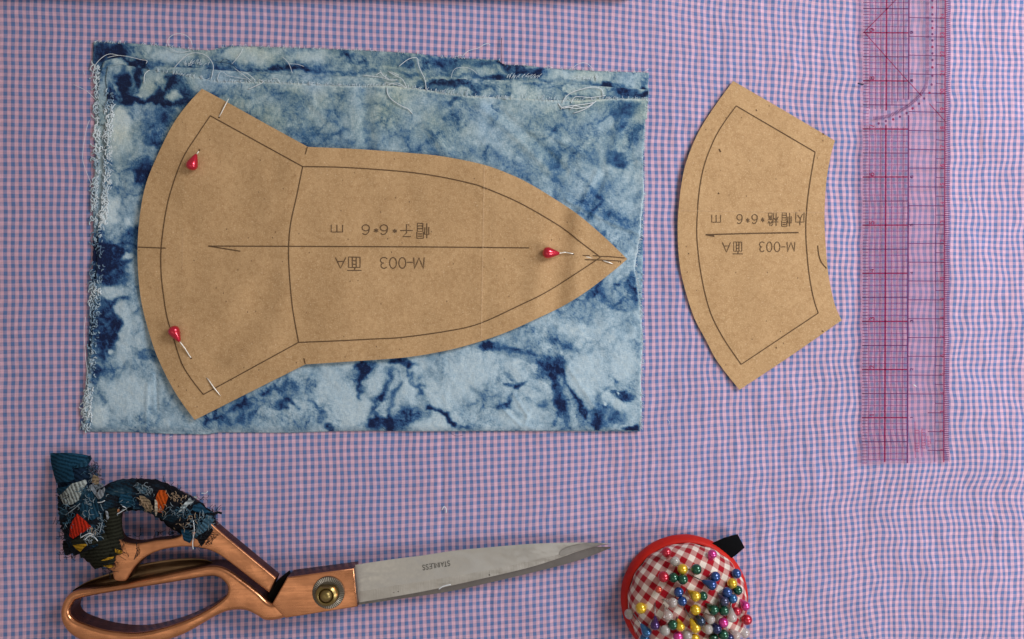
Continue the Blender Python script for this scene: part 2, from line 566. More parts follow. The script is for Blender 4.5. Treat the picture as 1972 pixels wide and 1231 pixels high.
BL = [(215, 505, 50, 42, 0, .75), (212, 560, 30, 26, 0, .4), (265, 455, 30, 20, 0, .55), (195, 480, 20, 50, 0, .4),
      (205, 632, 34, 52, 0, .8), (235, 585, 20, 14, -30, .55), (185, 725, 8, 24, 0, .6), (196, 768, 8, 24, 0, .5),
      (285, 686, 22, 13, 20, .5), (190, 690, 16, 12, 0, .4), (215, 715, 30, 16, 0, .3),
      (238, 160, 13, 32, 0, .85), (285, 192, 85, 8, 2, .75), (345, 165, 30, 20, 50, .5), (265, 150, 12, 30, 15, .55),
      (300, 178, 14, 18, 35, .6), (212, 185, 7, 24, 0, .5), (380, 185, 45, 14, 5, .35), (350, 200, 30, 10, 0, .4),
      (300, 245, 26, 46, 10, .32), (285, 335, 26, 26, 0, .45), (275, 330, 16, 50, 0, .25), (320, 220, 20, 20, 0, .3),
      (255, 325, 20, 20, 0, .25),
      (420, 180, 30, 10, 0, .35), (540, 180, 30, 14, 10, .30), (565, 205, 26, 30, 0, .25), (470, 225, 30, 20, 0, .18),
      (600, 262, 60, 18, 10, .32), (672, 276, 14, 10, 0, .42), (590, 281, 18, 5, 0, .45), (660, 250, 16, 12, 0, .25),
      (640, 215, 14, 26, -10, .18), (780, 255, 50, 30, 20, .14), (850, 300, 40, 14, 0, .28),
      (884, 188, 11, 8, 0, .75), (870, 196, 14, 4, -35, .45), (896, 200, 5, 12, 0, .3),
      (1065, 300, 16, 24, 0, .45), (1075, 330, 14, 20, 10, .25), (1190, 205, 36, 22, 0, .38), (1215, 210, 26, 14, 0, .3),
      (1195, 232, 14, 24, 20, .3), (1226, 262, 20, 18, -20, .40), (1186, 308, 26, 16, 35, .62), (1200, 322, 14, 8, 20, .3),
      (1160, 360, 10, 34, 35, .38), (1135, 395, 20, 26, 30, .30), (1100, 415, 40, 10, 10, .28), (1190, 425, 44, 16, 30, .25),
      (1150, 455, 30, 14, 30, .35), (1170, 480, 30, 12, 30, .28), (1225, 380, 20, 10, 0, .25), (1120, 300, 40, 14, 20, .2),
      (1080, 370, 30, 30, 0, .2), (940, 300, 40, 16, 20, .25), (1010, 330, 30, 16, 20, .2), (1090, 240, 50, 30, 0, .14),
      (1225, 545, 14, 34, 0, .5), (1205, 585, 46, 14, 0, .32), (1110, 600, 60, 22, -10, .18), (1160, 560, 30, 20, 0, .2),
      (1055, 712, 24, 20, 20, .72), (1076, 700, 9, 26, -10, .5), (1064, 645, 16, 16, 0, .35), (1090, 666, 26, 12, 20, .3),
      (1010, 690, 40, 8, 20, .32), (968, 782, 18, 9, 0, .62), (982, 765, 5, 14, 0, .4), (1000, 742, 16, 6, -20, .5),
      (985, 728, 20, 5, 40, .45), (936, 668, 14, 8, 0, .55), (1080, 770, 12, 40, -20, .42), (1045, 810, 40, 10, 0, .22),
      (1115, 790, 8, 30, -15, .35), (1170, 800, 28, 22, 0, .55), (1152, 772, 8, 16, 10, .4), (1148, 808, 12, 16, 0, .45),
      (1205, 760, 16, 9, 15, .72), (1185, 755, 16, 4, 0, .5), (1190, 735, 5, 10, 0, .4), (1220, 824, 18, 7, -8, .95),
      (1195, 800, 20, 14, 0, .25),
      (705, 704, 20, 12, -20, .75), (690, 720, 12, 18, 0, .4), (775, 700, 28, 8, 12, .75), (750, 715, 12, 10, 0, .4),
      (738, 745, 12, 24, 35, .55), (722, 768, 26, 7, -15, .62), (812, 755, 14, 14, 0, .75), (822, 775, 18, 8, 30, .55),
      (792, 800, 34, 20, -10, .55), (742, 818, 34, 14, 5, .65), (720, 800, 6, 30, 0, .6), (632, 826, 12, 7, 30, .75),
      (620, 800, 8, 16, 0, .45), (540, 778, 26, 8, -10, .55), (560, 748, 14, 22, -20, .4), (595, 745, 12, 18, 0, .32),
      (612, 738, 5, 12, 25, .4), (450, 795, 46, 28, 0, .32), (420, 815, 40, 14, 0, .25), (480, 770, 20, 14, 0, .25),
      (510, 755, 16, 10, 0, .25), (590, 815, 30, 14, 0, .22), (430, 762, 10, 8, 0, .3), (460, 738, 10, 8, 0, .3),
      (665, 812, 14, 10, 0, -.12), (680, 790, 36, 34, 0, -.13), (722, 742, 17, 26, 25, -.16), (758, 775, 12, 26, 12, -.13),
      (785, 745, 20, 24, 0, -.14), (845, 815, 44, 20, -10, -.12), (845, 760, 40, 30, 0, -.16), (640, 740, 28, 34, 0, -.16),
      (900, 725, 44, 44, 0, -.15), (1000, 800, 50, 22, 0, -.18), (1130, 720, 40, 44, 0, -.16), (1200, 700, 30, 40, 0, -.15),
      (1192, 780, 12, 12, 0, -.14), (1163, 785, 4, 5, 0, -.02), (1194, 756, 3, 3, 0, -.02), (994, 715, 22, 12, 40, -.15),
      (213, 410, 17, 36, 8, -.06), (230, 240, 19, 46, 0, -.08), (244, 425, 5, 9, 0, -.08), (263, 422, 4, 7, 0, -.08),
      (246, 492, 11, 7, -10, -.14), (242, 640, 13, 66, 8, -.16), (235, 595, 14, 18, 0, -.14), (215, 560, 26, 16, 0, -.15),
      (250, 760, 50, 40, 0, -.15), (190, 800, 20, 24, 0, -.08), (256, 520, 9, 20, 0, -.3), (216, 674, 5, 7, 0, -.12),
      (338, 185, 10, 14, 0, -.2), (273, 183, 3, 4, 0, -.0), (284, 170, 12, 26, 5, -.3), (255, 168, 9, 16, 0, -.45),
      (400, 205, 26, 10, 0, -.18)]
LN = [([(704, 705), (690, 765)], 4, .6), ([(775, 735), (755, 765), (752, 800), (745, 830)], 6, .55), ([(825, 780), (850, 795), (882, 815)], 4, .7),
      ([(812, 760), (795, 735), (790, 705)], 3, .4), ([(1080, 715), (1110, 765), (1130, 800)], 4, .5), ([(1060, 690), (1020, 680), (960, 665), (935, 668)], 6, .35),
      ([(1150, 808), (1152, 832)], 3, .6), ([(968, 735), (1000, 748), (1020, 735)], 3, .45), ([(930, 765), (905, 745)], 4, .25),
      ([(855, 795), (880, 820), (905, 828)], 5, .35), ([(505, 760), (530, 735), (545, 760), (575, 790)], 5, .35), ([(360, 700), (300, 730)], 4, .0),
      ([(1060, 725), (1085, 790), (1090, 825)], 7, .3), ([(1000, 800), (960, 770)], 3, .2), ([(205, 195), (240, 200), (330, 195), (372, 198)], 6, .5),
      ([(300, 195), (330, 150)], 7, .55), ([(244, 197), (270, 130)], 6, .35), ([(1100, 330), (1150, 370), (1200, 440)], 5, .18),
      ([(1230, 300), (1180, 350), (1140, 420)], 5, .2), ([(975, 270), (1030, 320), (1080, 360)], 5, .15), ([(1215, 225), (1170, 290)], 7, .22), ([(705, 168), (707, 220), (712, 290)], 7, .22)]  # last line: dye and wrinkle shadow of the ridge, both put into the colour

def mudf(px, py):
    a = sstep(430, 160, py) * (0.45 + 0.9 * fbm(px / 90, py / 90, 71, 3))
    return np.clip(a, 0, 0.9)

# height of the top layer, metres
def fab_z(px, py):
    z = 2.2 + 0.85 * fbm(px / 110, py / 120, 60, 3) + 0.22 * noise(px / 24, py / 24, 61) * sstep(180, 260, py) \
        + 0.10 * noise(px / 9, py / 9, 62)
    # creases
    for pts, w, h in (([(703, 150), (705, 230), (712, 310)], 13, -0.42), ([(682, 140), (688, 310)], 20, 0.25), ([(728, 140), (732, 310)], 18, 0.2),
                      ([(925, 205), (1000, 270), (1060, 330)], 8, 0.5), ([(950, 205), (1030, 270), (1090, 330)], 7, -0.45),
                      ([(1000, 250), (1060, 260), (1130, 300)], 6, 0.4), ([(1150, 330), (1110, 420)], 5, 0.4), ([(1165, 335), (1125, 430)], 5, -0.35),
                      ([(1090, 385), (1180, 430), (1230, 450)], 4, 0.4), ([(300, 720), (302, 790)], 3, -0.4), ([(284, 740), (282, 830)], 4, 0.3),
                      ([(1020, 790), (1010, 820), (1035, 832)], 4, 0.35), ([(960, 780), (1010, 828)], 3, 0.3), ([(990, 760), (1015, 800)], 3, 0.3),
                      ([(600, 200), (660, 260)], 8, 0.3), ([(1090, 700), (1150, 790)], 5, 0.25), ([(820, 240), (880, 320)], 9, 0.3),
                      ([(235, 195), (380, 198)], 5, 0.5), ([(1205, 195), (1170, 330)], 8, 0.35)):
        d = seg_dist(px, py, pts); z = z + 1.5 * h * np.exp(-(d / w) ** 2)
    e = sstep(0, 14, 833 - py)                       # rolled fold at the bottom edge
    z = 0.35 + (z - 0.35) * np.sqrt(np.clip(e, 0, 1))
    z = z - 0.7 * sstep(205, 160, px)
    lift = 0.7 * sstep(1215, 1245, px) * sstep(200, 260, py) * (1 - sstep(430, 480, py))
    return (z + lift) * 0.001

def coons(top, right, bottom, left, nu, nv):
    """boundary polylines in px (top and bottom run left to right, left and right run top to bottom)"""
    def rs(p, n):
        p = np.array([q[:2] for q in p], float); d = np.concatenate([[0], np.cumsum(np.hypot(*np.diff(p, axis=0).T))])
        t = np.linspace(0, d[-1], n)
        return np.stack([np.interp(t, d, p[:, 0]), np.interp(t, d, p[:, 1])], -1)
    T, B = rs(top, nu), rs(bottom, nu); L, Rr = rs(left, nv), rs(right, nv)
    s = np.linspace(0, 1, nu)[None, :, None]; t = np.linspace(0, 1, nv)[:, None, None]
    P = (1 - t) * T[None] + t * B[None] + (1 - s) * L[:, None] + s * Rr[:, None] \
        - ((1 - s) * (1 - t) * T[0] + s * (1 - t) * T[-1] + (1 - s) * t * B[0] + s * t * B[-1])
    return P

def layer(name, P, z, D, parent, thick=0.00035, label=None):
    nv, nu = P.shape[:2]
    px, py = P[..., 0].ravel(), P[..., 1].ravel()
    v = Wn(px, py, z.ravel())
    F = grid_faces(nu, nv)
    # turned-down rim so the cloth has an edge
    idx = np.arange(nu * nv).reshape(nv, nu)
    rim = np.concatenate([idx[0, :], idx[1:, -1], idx[-1, -2::-1], idx[-2:0:-1, 0]])
    rv = v[rim].copy(); rv[:, 2] -= thick
    n = len(v); k = len(rim)
    q = np.stack([rim, np.roll(rim, -1), n + (np.arange(k) + 1) % k, n + np.arange(k)], -1)
    v = np.concatenate([v, rv]); F = np.concatenate([F, q])
    D = D.ravel(); M = mudf(px, py)
    return obj(name, v, F, m_fab, parent, attr={"dye": np.concatenate([D, D[rim]]), "mud": np.concatenate([M, M[rim]])}, label=label)

def ragged(pts, amp, step, seed):
    """a torn edge: polyline resampled with small jitter"""
    p = np.array([q[:2] for q in pts], float); d = np.concatenate([[0], np.cumsum(np.hypot(*np.diff(p, axis=0).T))])
    n = int(d[-1] / step); t = np.linspace(0, d[-1], n)
    x = np.interp(t, d, p[:, 0]); y = np.interp(t, d, p[:, 1])
    j = amp * (noise(t / 9, t * 0 + seed, seed) + 0.6 * noise(t / 3.1, t * 0 + 3, seed + 1))
    tx, ty = np.gradient(x), np.gradient(y); l = np.hypot(tx, ty) + 1e-9
    x = x - ty / l * j; y = y + tx / l * j
    x[0], y[0] = p[0]; x[-1], y[-1] = p[-1]
    return list(zip(x, y))

fab = thing("tie_dyed_cloth", "folded blue and white tie-dyed cotton cloth with frayed edges lying under the larger paper pattern", "cloth", W(700, 480, 0.0))
# bottom layer
LT = ragged([(180, 80), (260, 84), (330, 90), (370, 96), (405, 97), (440, 89), (500, 90), (600, 93), (700, 97), (800, 103), (850, 110), (962, 116), (968, 124), (1010, 126), (1060, 132), (1150, 137), (1250, 140)], 1.0, 3, 5)
LR = ragged([(1250, 140), (1248, 165), (1250, 180), (1244, 200), (1240, 300), (1238, 500), (1234, 700), (1233, 831)], 0.8, 3, 6)
LB = [(161, 831), (700, 830), (1233, 831)]
LL = ragged([(180, 80), (178, 118), (186, 140), (183, 200), (184, 300), (178, 400), (180, 440), (178, 520), (174, 600), (168, 700), (161, 790), (161, 831)], 1.5, 3, 7)
P = coons(LT, LR, LB, LL, 360, 240)
X, Y = P[..., 0], P[..., 1]
zl = (0.75 + 0.22 * fbm(X / 70, Y / 40, 81, 3) + 0.08 * noise(X / 11, Y / 11, 82)) * 0.001
BLl = [(205, 100, 34, 18, 0, .55), (190, 115, 14, 20, 0, .3), (235, 100, 22, 14, 0, .35), (270, 105, 20, 14, 0, .15), (300, 118, 26, 8, 0, .25),
       (660, 103, 26, 9, 10, .4), (700, 125, 14, 6, 40, .35), (760, 118, 34, 18, 0, .35), (850, 125, 40, 14, 0, .32), (880, 112, 50, 10, 5, .25),
       (940, 122, 30, 7, 0, .3), (963, 122, 7, 7, 0, .5), (1000, 134, 44, 12, 5, .7), (1040, 140, 20, 8, 0, .4), (1180, 162, 40, 5, 5, .5),
       (1246, 155, 6, 8, 0, .4), (1247, 172, 7, 8, 0, .9), (560, 132, 60, 6, 0, .4), (440, 118, 20, 6, 0, .15), (980, 148, 60, 4, 0, .3),
       (330, 105, 40, 14, 0, -.2), (480, 105, 50, 14, 0, -.2), (600, 108, 40, 14, 0, -.22), (1110, 150, 50, 12, 0, -.2)]
D = dye(X, Y, BLl + [(190, 500, 30, 60, 0, .7), (190, 640, 30, 60, 0, .7), (185, 735, 20, 30, 0, .4), (185, 300, 20, 80, 0, -.2)], [([(215, 125), (330, 130), (560, 134), (900, 146), (1180, 163)], 4, .28)], base=0.30, seed=140)
layer("bottom_layer", P, zl, D, fab)
# middle layer, a folded strip
MT = [(222, 112), (246, 106), (284, 116), (290, 128), (380, 131), (420, 135), (480, 139), (560, 144), (650, 147), (720, 149), (800, 151), (880, 152), (980, 155), (1060, 159), (1180, 168), (1249, 173)]
MR = ragged([(1249, 173), (1248, 190), (1246, 230)], 0.8, 3, 16)
MB = [(190, 240), (700, 250), (1246, 230)]
ML = ragged([(222, 112), (200, 118), (190, 150), (188, 190), (190, 240)], 1.0, 3, 17)
P = coons(MT, MR, MB, ML, 330, 40)
X, Y = P[..., 0], P[..., 1]
row = np.linspace(0, 1, P.shape[0])[:, None]
zm = (1.15 + 0.45 * np.sqrt(np.clip(row / 0.12, 0, 1)) + 0.15 * fbm(X / 60, Y / 40, 91, 3)) * 0.001
D = dye(X, Y, [(262, 124, 24, 9, 10, .6), (300, 135, 10, 5, 0, .4), (340, 138, 50, 7, 5, .12), (880, 162, 66, 8, 5, .62), (920, 178, 12, 8, 0, .55), (975, 178, 8, 6, 0, .5), (830, 168, 30, 8, 0, .3),
               (1035, 162, 26, 6, 0, .25), (1210, 178, 40, 9, 5, .6), (1180, 190, 30, 8, 0, .35), (1240, 176, 10, 6, 0, .5), (205, 160, 12, 40, 0, .2), (230, 122, 14, 10, 0, -.2), (205, 175, 10, 30, 0, -.28)],
        [([(240, 116), (285, 122)], 6, .3)], base=0.26, seed=160)
layer("folded_strip", P, zm, D, fab)
# top layer
TT = ragged([(207, 128), (235, 124), (255, 128), (290, 135), (340, 142), (385, 150), (420, 157), (520, 158), (560, 160), (640, 164), (690, 166), (745, 165), (800, 170), (860, 180), (900, 185), (960, 188), (1060, 193), (1120, 194), (1180, 190), (1246, 191)], 0.8, 3, 26)
TR = ragged([(1246, 191), (1241, 240), (1238, 290), (1239, 330), (1240, 370), (1236, 410), (1233, 450), (1227, 490), (1222, 515), (1228, 545), (1232, 580), (1235, 610), (1238, 660), (1234, 720), (1236, 790), (1233, 829)], 1.2, 2.5, 27)
TB = [(163, 832), (240, 832), (330, 836), (400, 837), (420, 833), (560, 834), (640, 831), (720, 830), (800, 831), (1000, 830), (1233, 829)]
TL = ragged([(207, 128), (203, 150), (206, 190), (205, 260), (203, 330), (196, 400), (190, 440), (186, 520), (180, 600), (174, 690), (166, 760), (163, 832)], 1.5, 3, 28)
P = coons(TT, TR, TB, TL, 430, 290)
TX, TY = P[..., 0], P[..., 1]
zt = fab_z(TX, TY)
rowt = np.linspace(0, 1, P.shape[0])[:, None]
D = dye(TX, TY, BL, LN, base=0.20 + 0.10 * sstep(560, 200, TY), seed=180)
calm = 0.74 + 0.26 * np.maximum(sstep(330, 540, TY), sstep(420, 300, TX))      # the dye took more evenly in the upper part
D = 0.34 + (D - 0.34) * calm
# bright rim of bare yarn along the torn top and right edges
rim = np.exp(-((rowt * 650) / 3.0) ** 2) * sstep(300, 420, TX)
rimr = np.exp(-(((1 - np.linspace(0, 1, P.shape[1])[None, :]) * 1040) / 3.0) ** 2) * sstep(330, 380, TY)
D = np.clip(D * (1 - 0.8 * np.maximum(rim, rimr)), 0, 1)
layer("top_layer", P, zt, D, fab)

# frayed yarn
def dye_at(x, y):
    return dye(np.array([x], float), np.array([y], float), BL, LN, base=0.2, seed=180)[0]
fr = Acc()
def edge_at(E, t):
    p = np.array(E); k = t * (len(p) - 1); i = min(len(p) - 2, int(k)); f = k - i
    return p[i] * (1 - f) + p[i + 1] * f
for E, n, z0, inn in ((TL, 640, 0.0022, 14), (LL, 470, 0.0013, 10)):
    for k in range(n):
        x, y = edge_at(E, rng.uniform(0.06, 0.99))
        dk = dye_at(x + 12, y)
        if dk > 0.55 and rng.random() < 0.55: continue
        a = math.pi + rng.normal(0, 0.5)
        L = rng.uniform(9, 16) * (0.6 if 610 < y < 760 else 1.0)
        curl = rng.choice((-1, 1)) * rng.uniform(0.25, 0.75); pts = []
        cx, cy = x + rng.uniform(0, inn), y; zz = z0
        for s in range(7):
            pts.append(W(cx, cy, zz + 0.0004 * math.sin(s * 0.9)))
            a += curl + rng.normal(0, 0.08)
            cx += math.cos(a) * L / 6; cy += math.sin(a) * L / 6; zz = max(0.0004, zz - 0.00012)
        fr.tube(pts, 0.00034, 4, False, attr=max(0.0, min(0.75, dk * 0.7 - 0.12 + rng.normal(0, 0.07))))
for E, n, z0, a0, sp, Lr in ((TR, 260, 0.0024, 0.0, 0.5, (3, 7)), (TT, 330, 0.0024, -1.57, 0.5, (2, 6)), (LT, 200, 0.0009, -1.57, 0.6, (2, 5)), (LR, 60, 0.001, 0, 0.5, (2, 5))):
    for k in range(n):
        x, y = edge_at(E, rng.uniform(0.0, 1.0))
        if E is TT and x < 300: continue
        a = a0 + rng.normal(0, sp); L = rng.uniform(*Lr)
        if E is TT and (850 < x < 905 or 980 < x < 1070) and rng.random() < 0.7: L *= 2.2; a = -1.57 + rng.normal(0, .2)
        pts = [W(x - 2 * math.cos(a), y - 2 * math.sin(a), z0), W(x + L * .5 * math.cos(a), y + L * .5 * math.sin(a), z0 + .0002), W(x + L * math.cos(a + .3), y + L * math.sin(a + .3), z0 - .0002)]
        fr.tube(pts, 0.00012, 3, False, attr=rng.uniform(0.0, 0.25))
for x0, x1, y0, y1, n in ((355, 402, 122, 128, 22), (975, 1040, 148, 152, 30), (1100, 1150, 150, 156, 16)):
    for k in range(n):
        x = rng.uniform(x0, x1); y = rng.uniform(y0, y1); a = -1.57 + rng.normal(0.3, .35); L = rng.uniform(4, 10)
        fr.tube([W(x, y, .0014), W(x + L * .5 * math.cos(a), y + L * .5 * math.sin(a), .0018), W(x + L * math.cos(a + .3), y + L * math.sin(a + .3), .0015)], 0.00012, 3, False, attr=0.05)
def yarn_mat():
    m, nt, p = mat_new("bare_yarn")
    at = nd(nt, 'ShaderNodeAttribute', attribute_name='dye')
    c = ramp(nt, at.outputs['Fac'], [(0.0, (0.62, 0.68, 0.68)), (0.35, (0.25, 0.36, 0.44)), (0.75, (0.02, 0.05, 0.12))])
    nt.links.new(c, p.inputs['Base Color']); p.inputs['Roughness'].default_value = 0.9
    p.inputs['Specular IOR Level'].default_value = 0.15
    return m
m_yarn = yarn_mat()
fr.obj("fringe", m_yarn, fab, attr="dye", kind="stuff")

m_thw = simple("white_thread", (0.66, 0.70, 0.70), 0.85, spec=0.15)
m_thb = simple("dark_thread", (0.015, 0.03, 0.06), 0.85, spec=0.15)
TH = [([(178, 146), (184, 125), (198, 110), (212, 104), (228, 107)], 0, 1.6), ([(207, 111), (228, 107), (250, 110), (272, 115), (283, 117), (281, 123)], 0, 1.6),
      ([(281, 119), (281, 127), (288, 135)], 1, 2.2), ([(288, 135), (279, 143), (277, 160)], 0, 2),
      ([(370, 86), (366, 75), (355, 67), (342, 65), (329, 70), (323, 79), (327, 91), (337, 98), (350, 101), (366, 98)], 0, 1.5),
      ([(336, 130), (352, 113), (365, 104), (380, 102), (395, 106), (406, 116), (411, 130), (407, 152)], 0, 1.6),
      ([(468, 94), (460, 108), (446, 124)], 0, 1.3), ([(414, 119), (430, 121), (446, 124), (455, 132)], 1, 1.6), ([(424, 121), (432, 114), (442, 117)], 1, 1.3),
      ([(452, 132), (470, 145), (485, 157)], 0, 1.7), ([(462, 137), (478, 143), (492, 155)], 0, 1.5), ([(478, 172), (492, 166), (507, 158), (498, 153)], 0, 2),
      ([(418, 155), (422, 142), (428, 138), (440, 146), (455, 149), (476, 153)], 0, 1.3), ([(525, 152), (534, 152), (538, 160)], 0, 1.5),
      ([(545, 110), (556, 122), (563, 141)], 0, 1.4), ([(556, 123), (572, 124), (585, 128)], 0, 1.2),
      ([(768, 128), (785, 115), (797, 111), (804, 113), (806, 125), (813, 142), (818, 152), (821, 173)], 0, 2),
      ([(700, 145), (733, 149), (750, 154), (765, 154)], 0, 1.8), ([(724, 145), (733, 140), (738, 146), (748, 152)], 0, 1.9), ([(733, 136), (735, 144)], 0, 1.8), ([(742, 150), (744, 144)], 0, 1.6),
      ([(747, 137), (762, 146), (775, 153), (783, 168)], 0, 1.8), ([(752, 138), (768, 145)], 0, 1.4), ([(741, 159), (762, 163), (778, 168), (784, 168)], 0, 1.6), ([(742, 165), (765, 160), (780, 168)], 0, 1.6),
      ([(745, 169), (747, 182), (757, 194), (775, 205), (786, 210), (794, 219)], 0, 2.1),
      ([(891, 108), (902, 98), (920, 93), (932, 86), (940, 84), (944, 87)], 0, 1.6), ([(880, 110), (885, 106), (890, 108)], 0, 1.6),
      ([(869, 150), (872, 138), (880, 131), (898, 130), (912, 136), (919, 143)], 0, 1.0), ([(966, 122), (965, 100), (966, 73)], 1, 1.8),
      ([(1100, 134), (1109, 126), (1122, 121), (1133, 124), (1142, 134)], 0, 1.2), ([(1050, 129), (1056, 127), (1064, 131)], 0, 1.2), ([(1239, 139), (1249, 133)], 0, 1.3),
      ([(1083, 198), (1090, 186), (1104, 177), (1120, 172), (1137, 168), (1152, 169), (1160, 174), (1161, 184)], 0, 2), ([(1100, 199), (1104, 190), (1112, 186), (1138, 188), (1166, 184)], 0, 1.9),
      ([(1075, 199), (1083, 208), (1095, 207), (1110, 209), (1130, 206), (1148, 195)], 0, 2.4), ([(1082, 207), (1100, 204), (1125, 201), (1143, 198)], 0, 2.4), ([(1098, 212), (1106, 204), (1122, 208)], 0, 2),
      ([(1104, 218), (1118, 214), (1134, 206), (1146, 196)], 0, 2.2), ([(1080, 211), (1086, 206), (1100, 208)], 0, 2),
      ([(142, 163), (157, 170), (168, 176), (178, 186), (184, 192)], 0, 1.3), ([(172, 232), (165, 255), (159, 300), (163, 322), (170, 340), (176, 355)], 0, 1.1),
      ([(161, 136), (163, 145)], 0, 1.0), ([(165, 610), (162, 640), (165, 690), (168, 720), (162, 760)], 0, 1.1), ([(318, 848), (325, 843), (331, 840)], 0, 1.2),
      ([(1284, 806), (1289, 812), (1288, 818)], 0, 1.0), ([(868, 835), (880, 840), (892, 838)], 1, 1.1), ([(735, 822), (742, 828), (750, 826)], 1, 1.0)]
def top_z(x, y):
    if 165 < x < 1238 and y > 60:
        yt = np.interp(x, [q[0] for q in TT], [q[1] for q in TT])
        if y > yt and x > 205: return float(fab_z(np.array(x), np.array(y)))
        if y > np.interp(x, [q[0] for q in MT], [q[1] for q in MT]): return 0.0018
        if y > np.interp(x, [q[0] for q in LT], [q[1] for q in LT]) and x > 180: return 0.0012
    return 0.0004
for pts, k, w in TH:
    q = spl(pts, False, 5); n = len(q)
    P3 = [W(x, y, top_z(x, y) + 0.0004 + 0.0006 * math.sin(math.pi * i / (n - 1))) for i, (x, y) in enumerate(q)]
    a = Acc(); a.tube(P3, w * S * 0.33, 5)
    a.obj("loose_thread", m_thb if k else m_thw, fab)
# ------------------------------------------------------------------ kraft paper patterns
def kraft_mat():
    m, nt, p = mat_new("kraft_paper")
    o = coords(nt).outputs['Object']
    n1 = nz(nt, 70, 5, 0.65, o); n2 = nz(nt, 420, 5, 0.7, o); n3 = nz(nt, 1500, 2, 0.6, o)
    c = mixc(nt, n1, (0.36, 0.216, 0.094), (0.565, 0.366, 0.180))
    c = mixc(nt, mth(nt, 'MULTIPLY', nd(nt, 'ShaderNodeMapRange', {'Value': n2, 'From Min': 0.44, 'From Max': 0.72}).outputs[0], 0.6), c, (0.30, 0.165, 0.065))
    c = mixc(nt, mth(nt, 'MULTIPLY', nd(nt, 'ShaderNodeMapRange', {'Value': n3, 'From Min': 0.52, 'From Max': 0.75}).outputs[0], 0.65), c, (0.66, 0.46, 0.25))
    # dark and pale fibre flecks
    fl = nd(nt, 'ShaderNodeTexVoronoi', {'Vector': scaled(nt, o, (260, 170, 200), (0, 0, 0.5)), 'Scale': 1.0, 'Randomness': 1.0})
    k = nd(nt, 'ShaderNodeMapRange', {'Value': fl.outputs['Distance'], 'From Min': 0.05, 'From Max': 0.10, 'To Min': 1.0, 'To Max': 0.0}).outputs[0]
    pick = mth(nt, 'GREATER_THAN', nd(nt, 'ShaderNodeSeparateXYZ', {0: fl.outputs['Color']}).outputs[0], 0.55)
    c = mixc(nt, mth(nt, 'MULTIPLY', mth(nt, 'MULTIPLY', k, pick), 0.75), c, (0.07, 0.04, 0.02))
    fl2 = nd(nt, 'ShaderNodeTexVoronoi', {'Vector': scaled(nt, o, (330, 520, 400), (0, 0, -0.6)), 'Scale': 1.0})
    k2 = nd(nt, 'ShaderNodeMapRange', {'Value': fl2.outputs['Distance'], 'From Min': 0.05, 'From Max': 0.16, 'To Min': 1.0, 'To Max': 0.0}).outputs[0]
    pk2 = mth(nt, 'GREATER_THAN', nd(nt, 'ShaderNodeSeparateXYZ', {0: fl2.outputs['Color']}).outputs[1], 0.7)
    c = mixc(nt, mth(nt, 'MULTIPLY', mth(nt, 'MULTIPLY', k2, pk2), 0.55), c, (0.72, 0.55, 0.35))
    nt.links.new(c, p.inputs['Base Color'])
    p.inputs['Roughness'].default_value = 0.82
    p.inputs['Specular IOR Level'].default_value = 0.2
    bump(nt, p, mth(nt, 'ADD', n2, mth(nt, 'MULTIPLY', n1, 2.5)), 0.4, 0.0006)
    return m
m_kraft = kraft_mat()
m_ink = simple("plotter_ink", (0.11, 0.065, 0.032), 0.7, spec=0.1, var=0.4, vscale=900)
m_ink2 = simple("soft_pencil", (0.12, 0.075, 0.04), 0.75, spec=0.1, var=0.4, vscale=900)

def tint(name, col, a):
    m, nt, p = mat_new(name)
    p.inputs['Base Color'].default_value = (*col, 1); p.inputs['Roughness'].default_value = 0.5
    p.inputs['Alpha'].default_value = a; p.inputs['Specular IOR Level'].default_value = 0.1
    return m

def hat_z(px, py):
    z = 4.5 + 2.3 * fbm(px / 210, py / 210, 203, 2) + 0.85 * fbm(px / 85, py / 85, 201, 2) + 0.05 * noise(px / 40, py / 40, 202)
    for pts, w, h in (([(1088, 400), (1066, 640)], 18, -0.5), ([(1112, 420), (1108, 590)], 16, 0.35), ([(1040, 470), (1030, 600)], 20, 0.35),
                      ([(352, 330), (352, 700)], 5, 0.14), ([(933, 320), (926, 655)], 3.5, 0.20), ([(938, 320), (931, 655)], 5, -0.16),
                      ([(430, 680), (520, 560)], 26, -0.22), ([(400, 640), (500, 520)], 24, 0.25), ([(430, 310), (500, 360)], 26, -0.2), ([(440, 700), (520, 670)], 14, 0.25), ([(410, 700), (470, 720)], 14, -0.25),
                      ([(560, 340), (545, 600)], 22, 0.2), ([(500, 330), (520, 420)], 18, 0.18)):
        z = z + 3.4 * h * np.exp(-(seg_dist(px, py, pts) / w) ** 2)
    z = z + 0.5 * sstep(460, 300, px) * 0.6
    z = z - 0.55 * sstep(1120, 1205, px)
    return np.maximum(z, fab_z(px, py) * 1000 + 0.36) * 0.001
def brim_z(px, py):
    z = 1.5 + 0.9 * fbm(px / 170, py / 170, 211, 3) + 0.5 * sstep(1345, 1305, px) + 0.35 * sstep(650, 750, py) - 0.12 * np.exp(-((py - 409) / 3) ** 2) + 0.12 * np.exp(-((py - 405) / 3) ** 2)
    return z * 0.001

def mark(name, lines, w, zf, parent, mat=None, label=None):
    a = Acc()
    for l in lines:
        pts = []
        for (x0, y0), (x1, y1) in zip(l[:-1], l[1:]):
            n = max(1, int(math.hypot(x1 - x0, y1 - y0) / 9))
            pts += [(x0 + (x1 - x0) * k / n, y0 + (y1 - y0) * k / n) for k in range(n)]
        pts.append(l[-1])
        a.ribbon(pts, w, zf, 0.00022)
    return a.obj(name, mat or m_ink, parent, smooth=False, label=label)

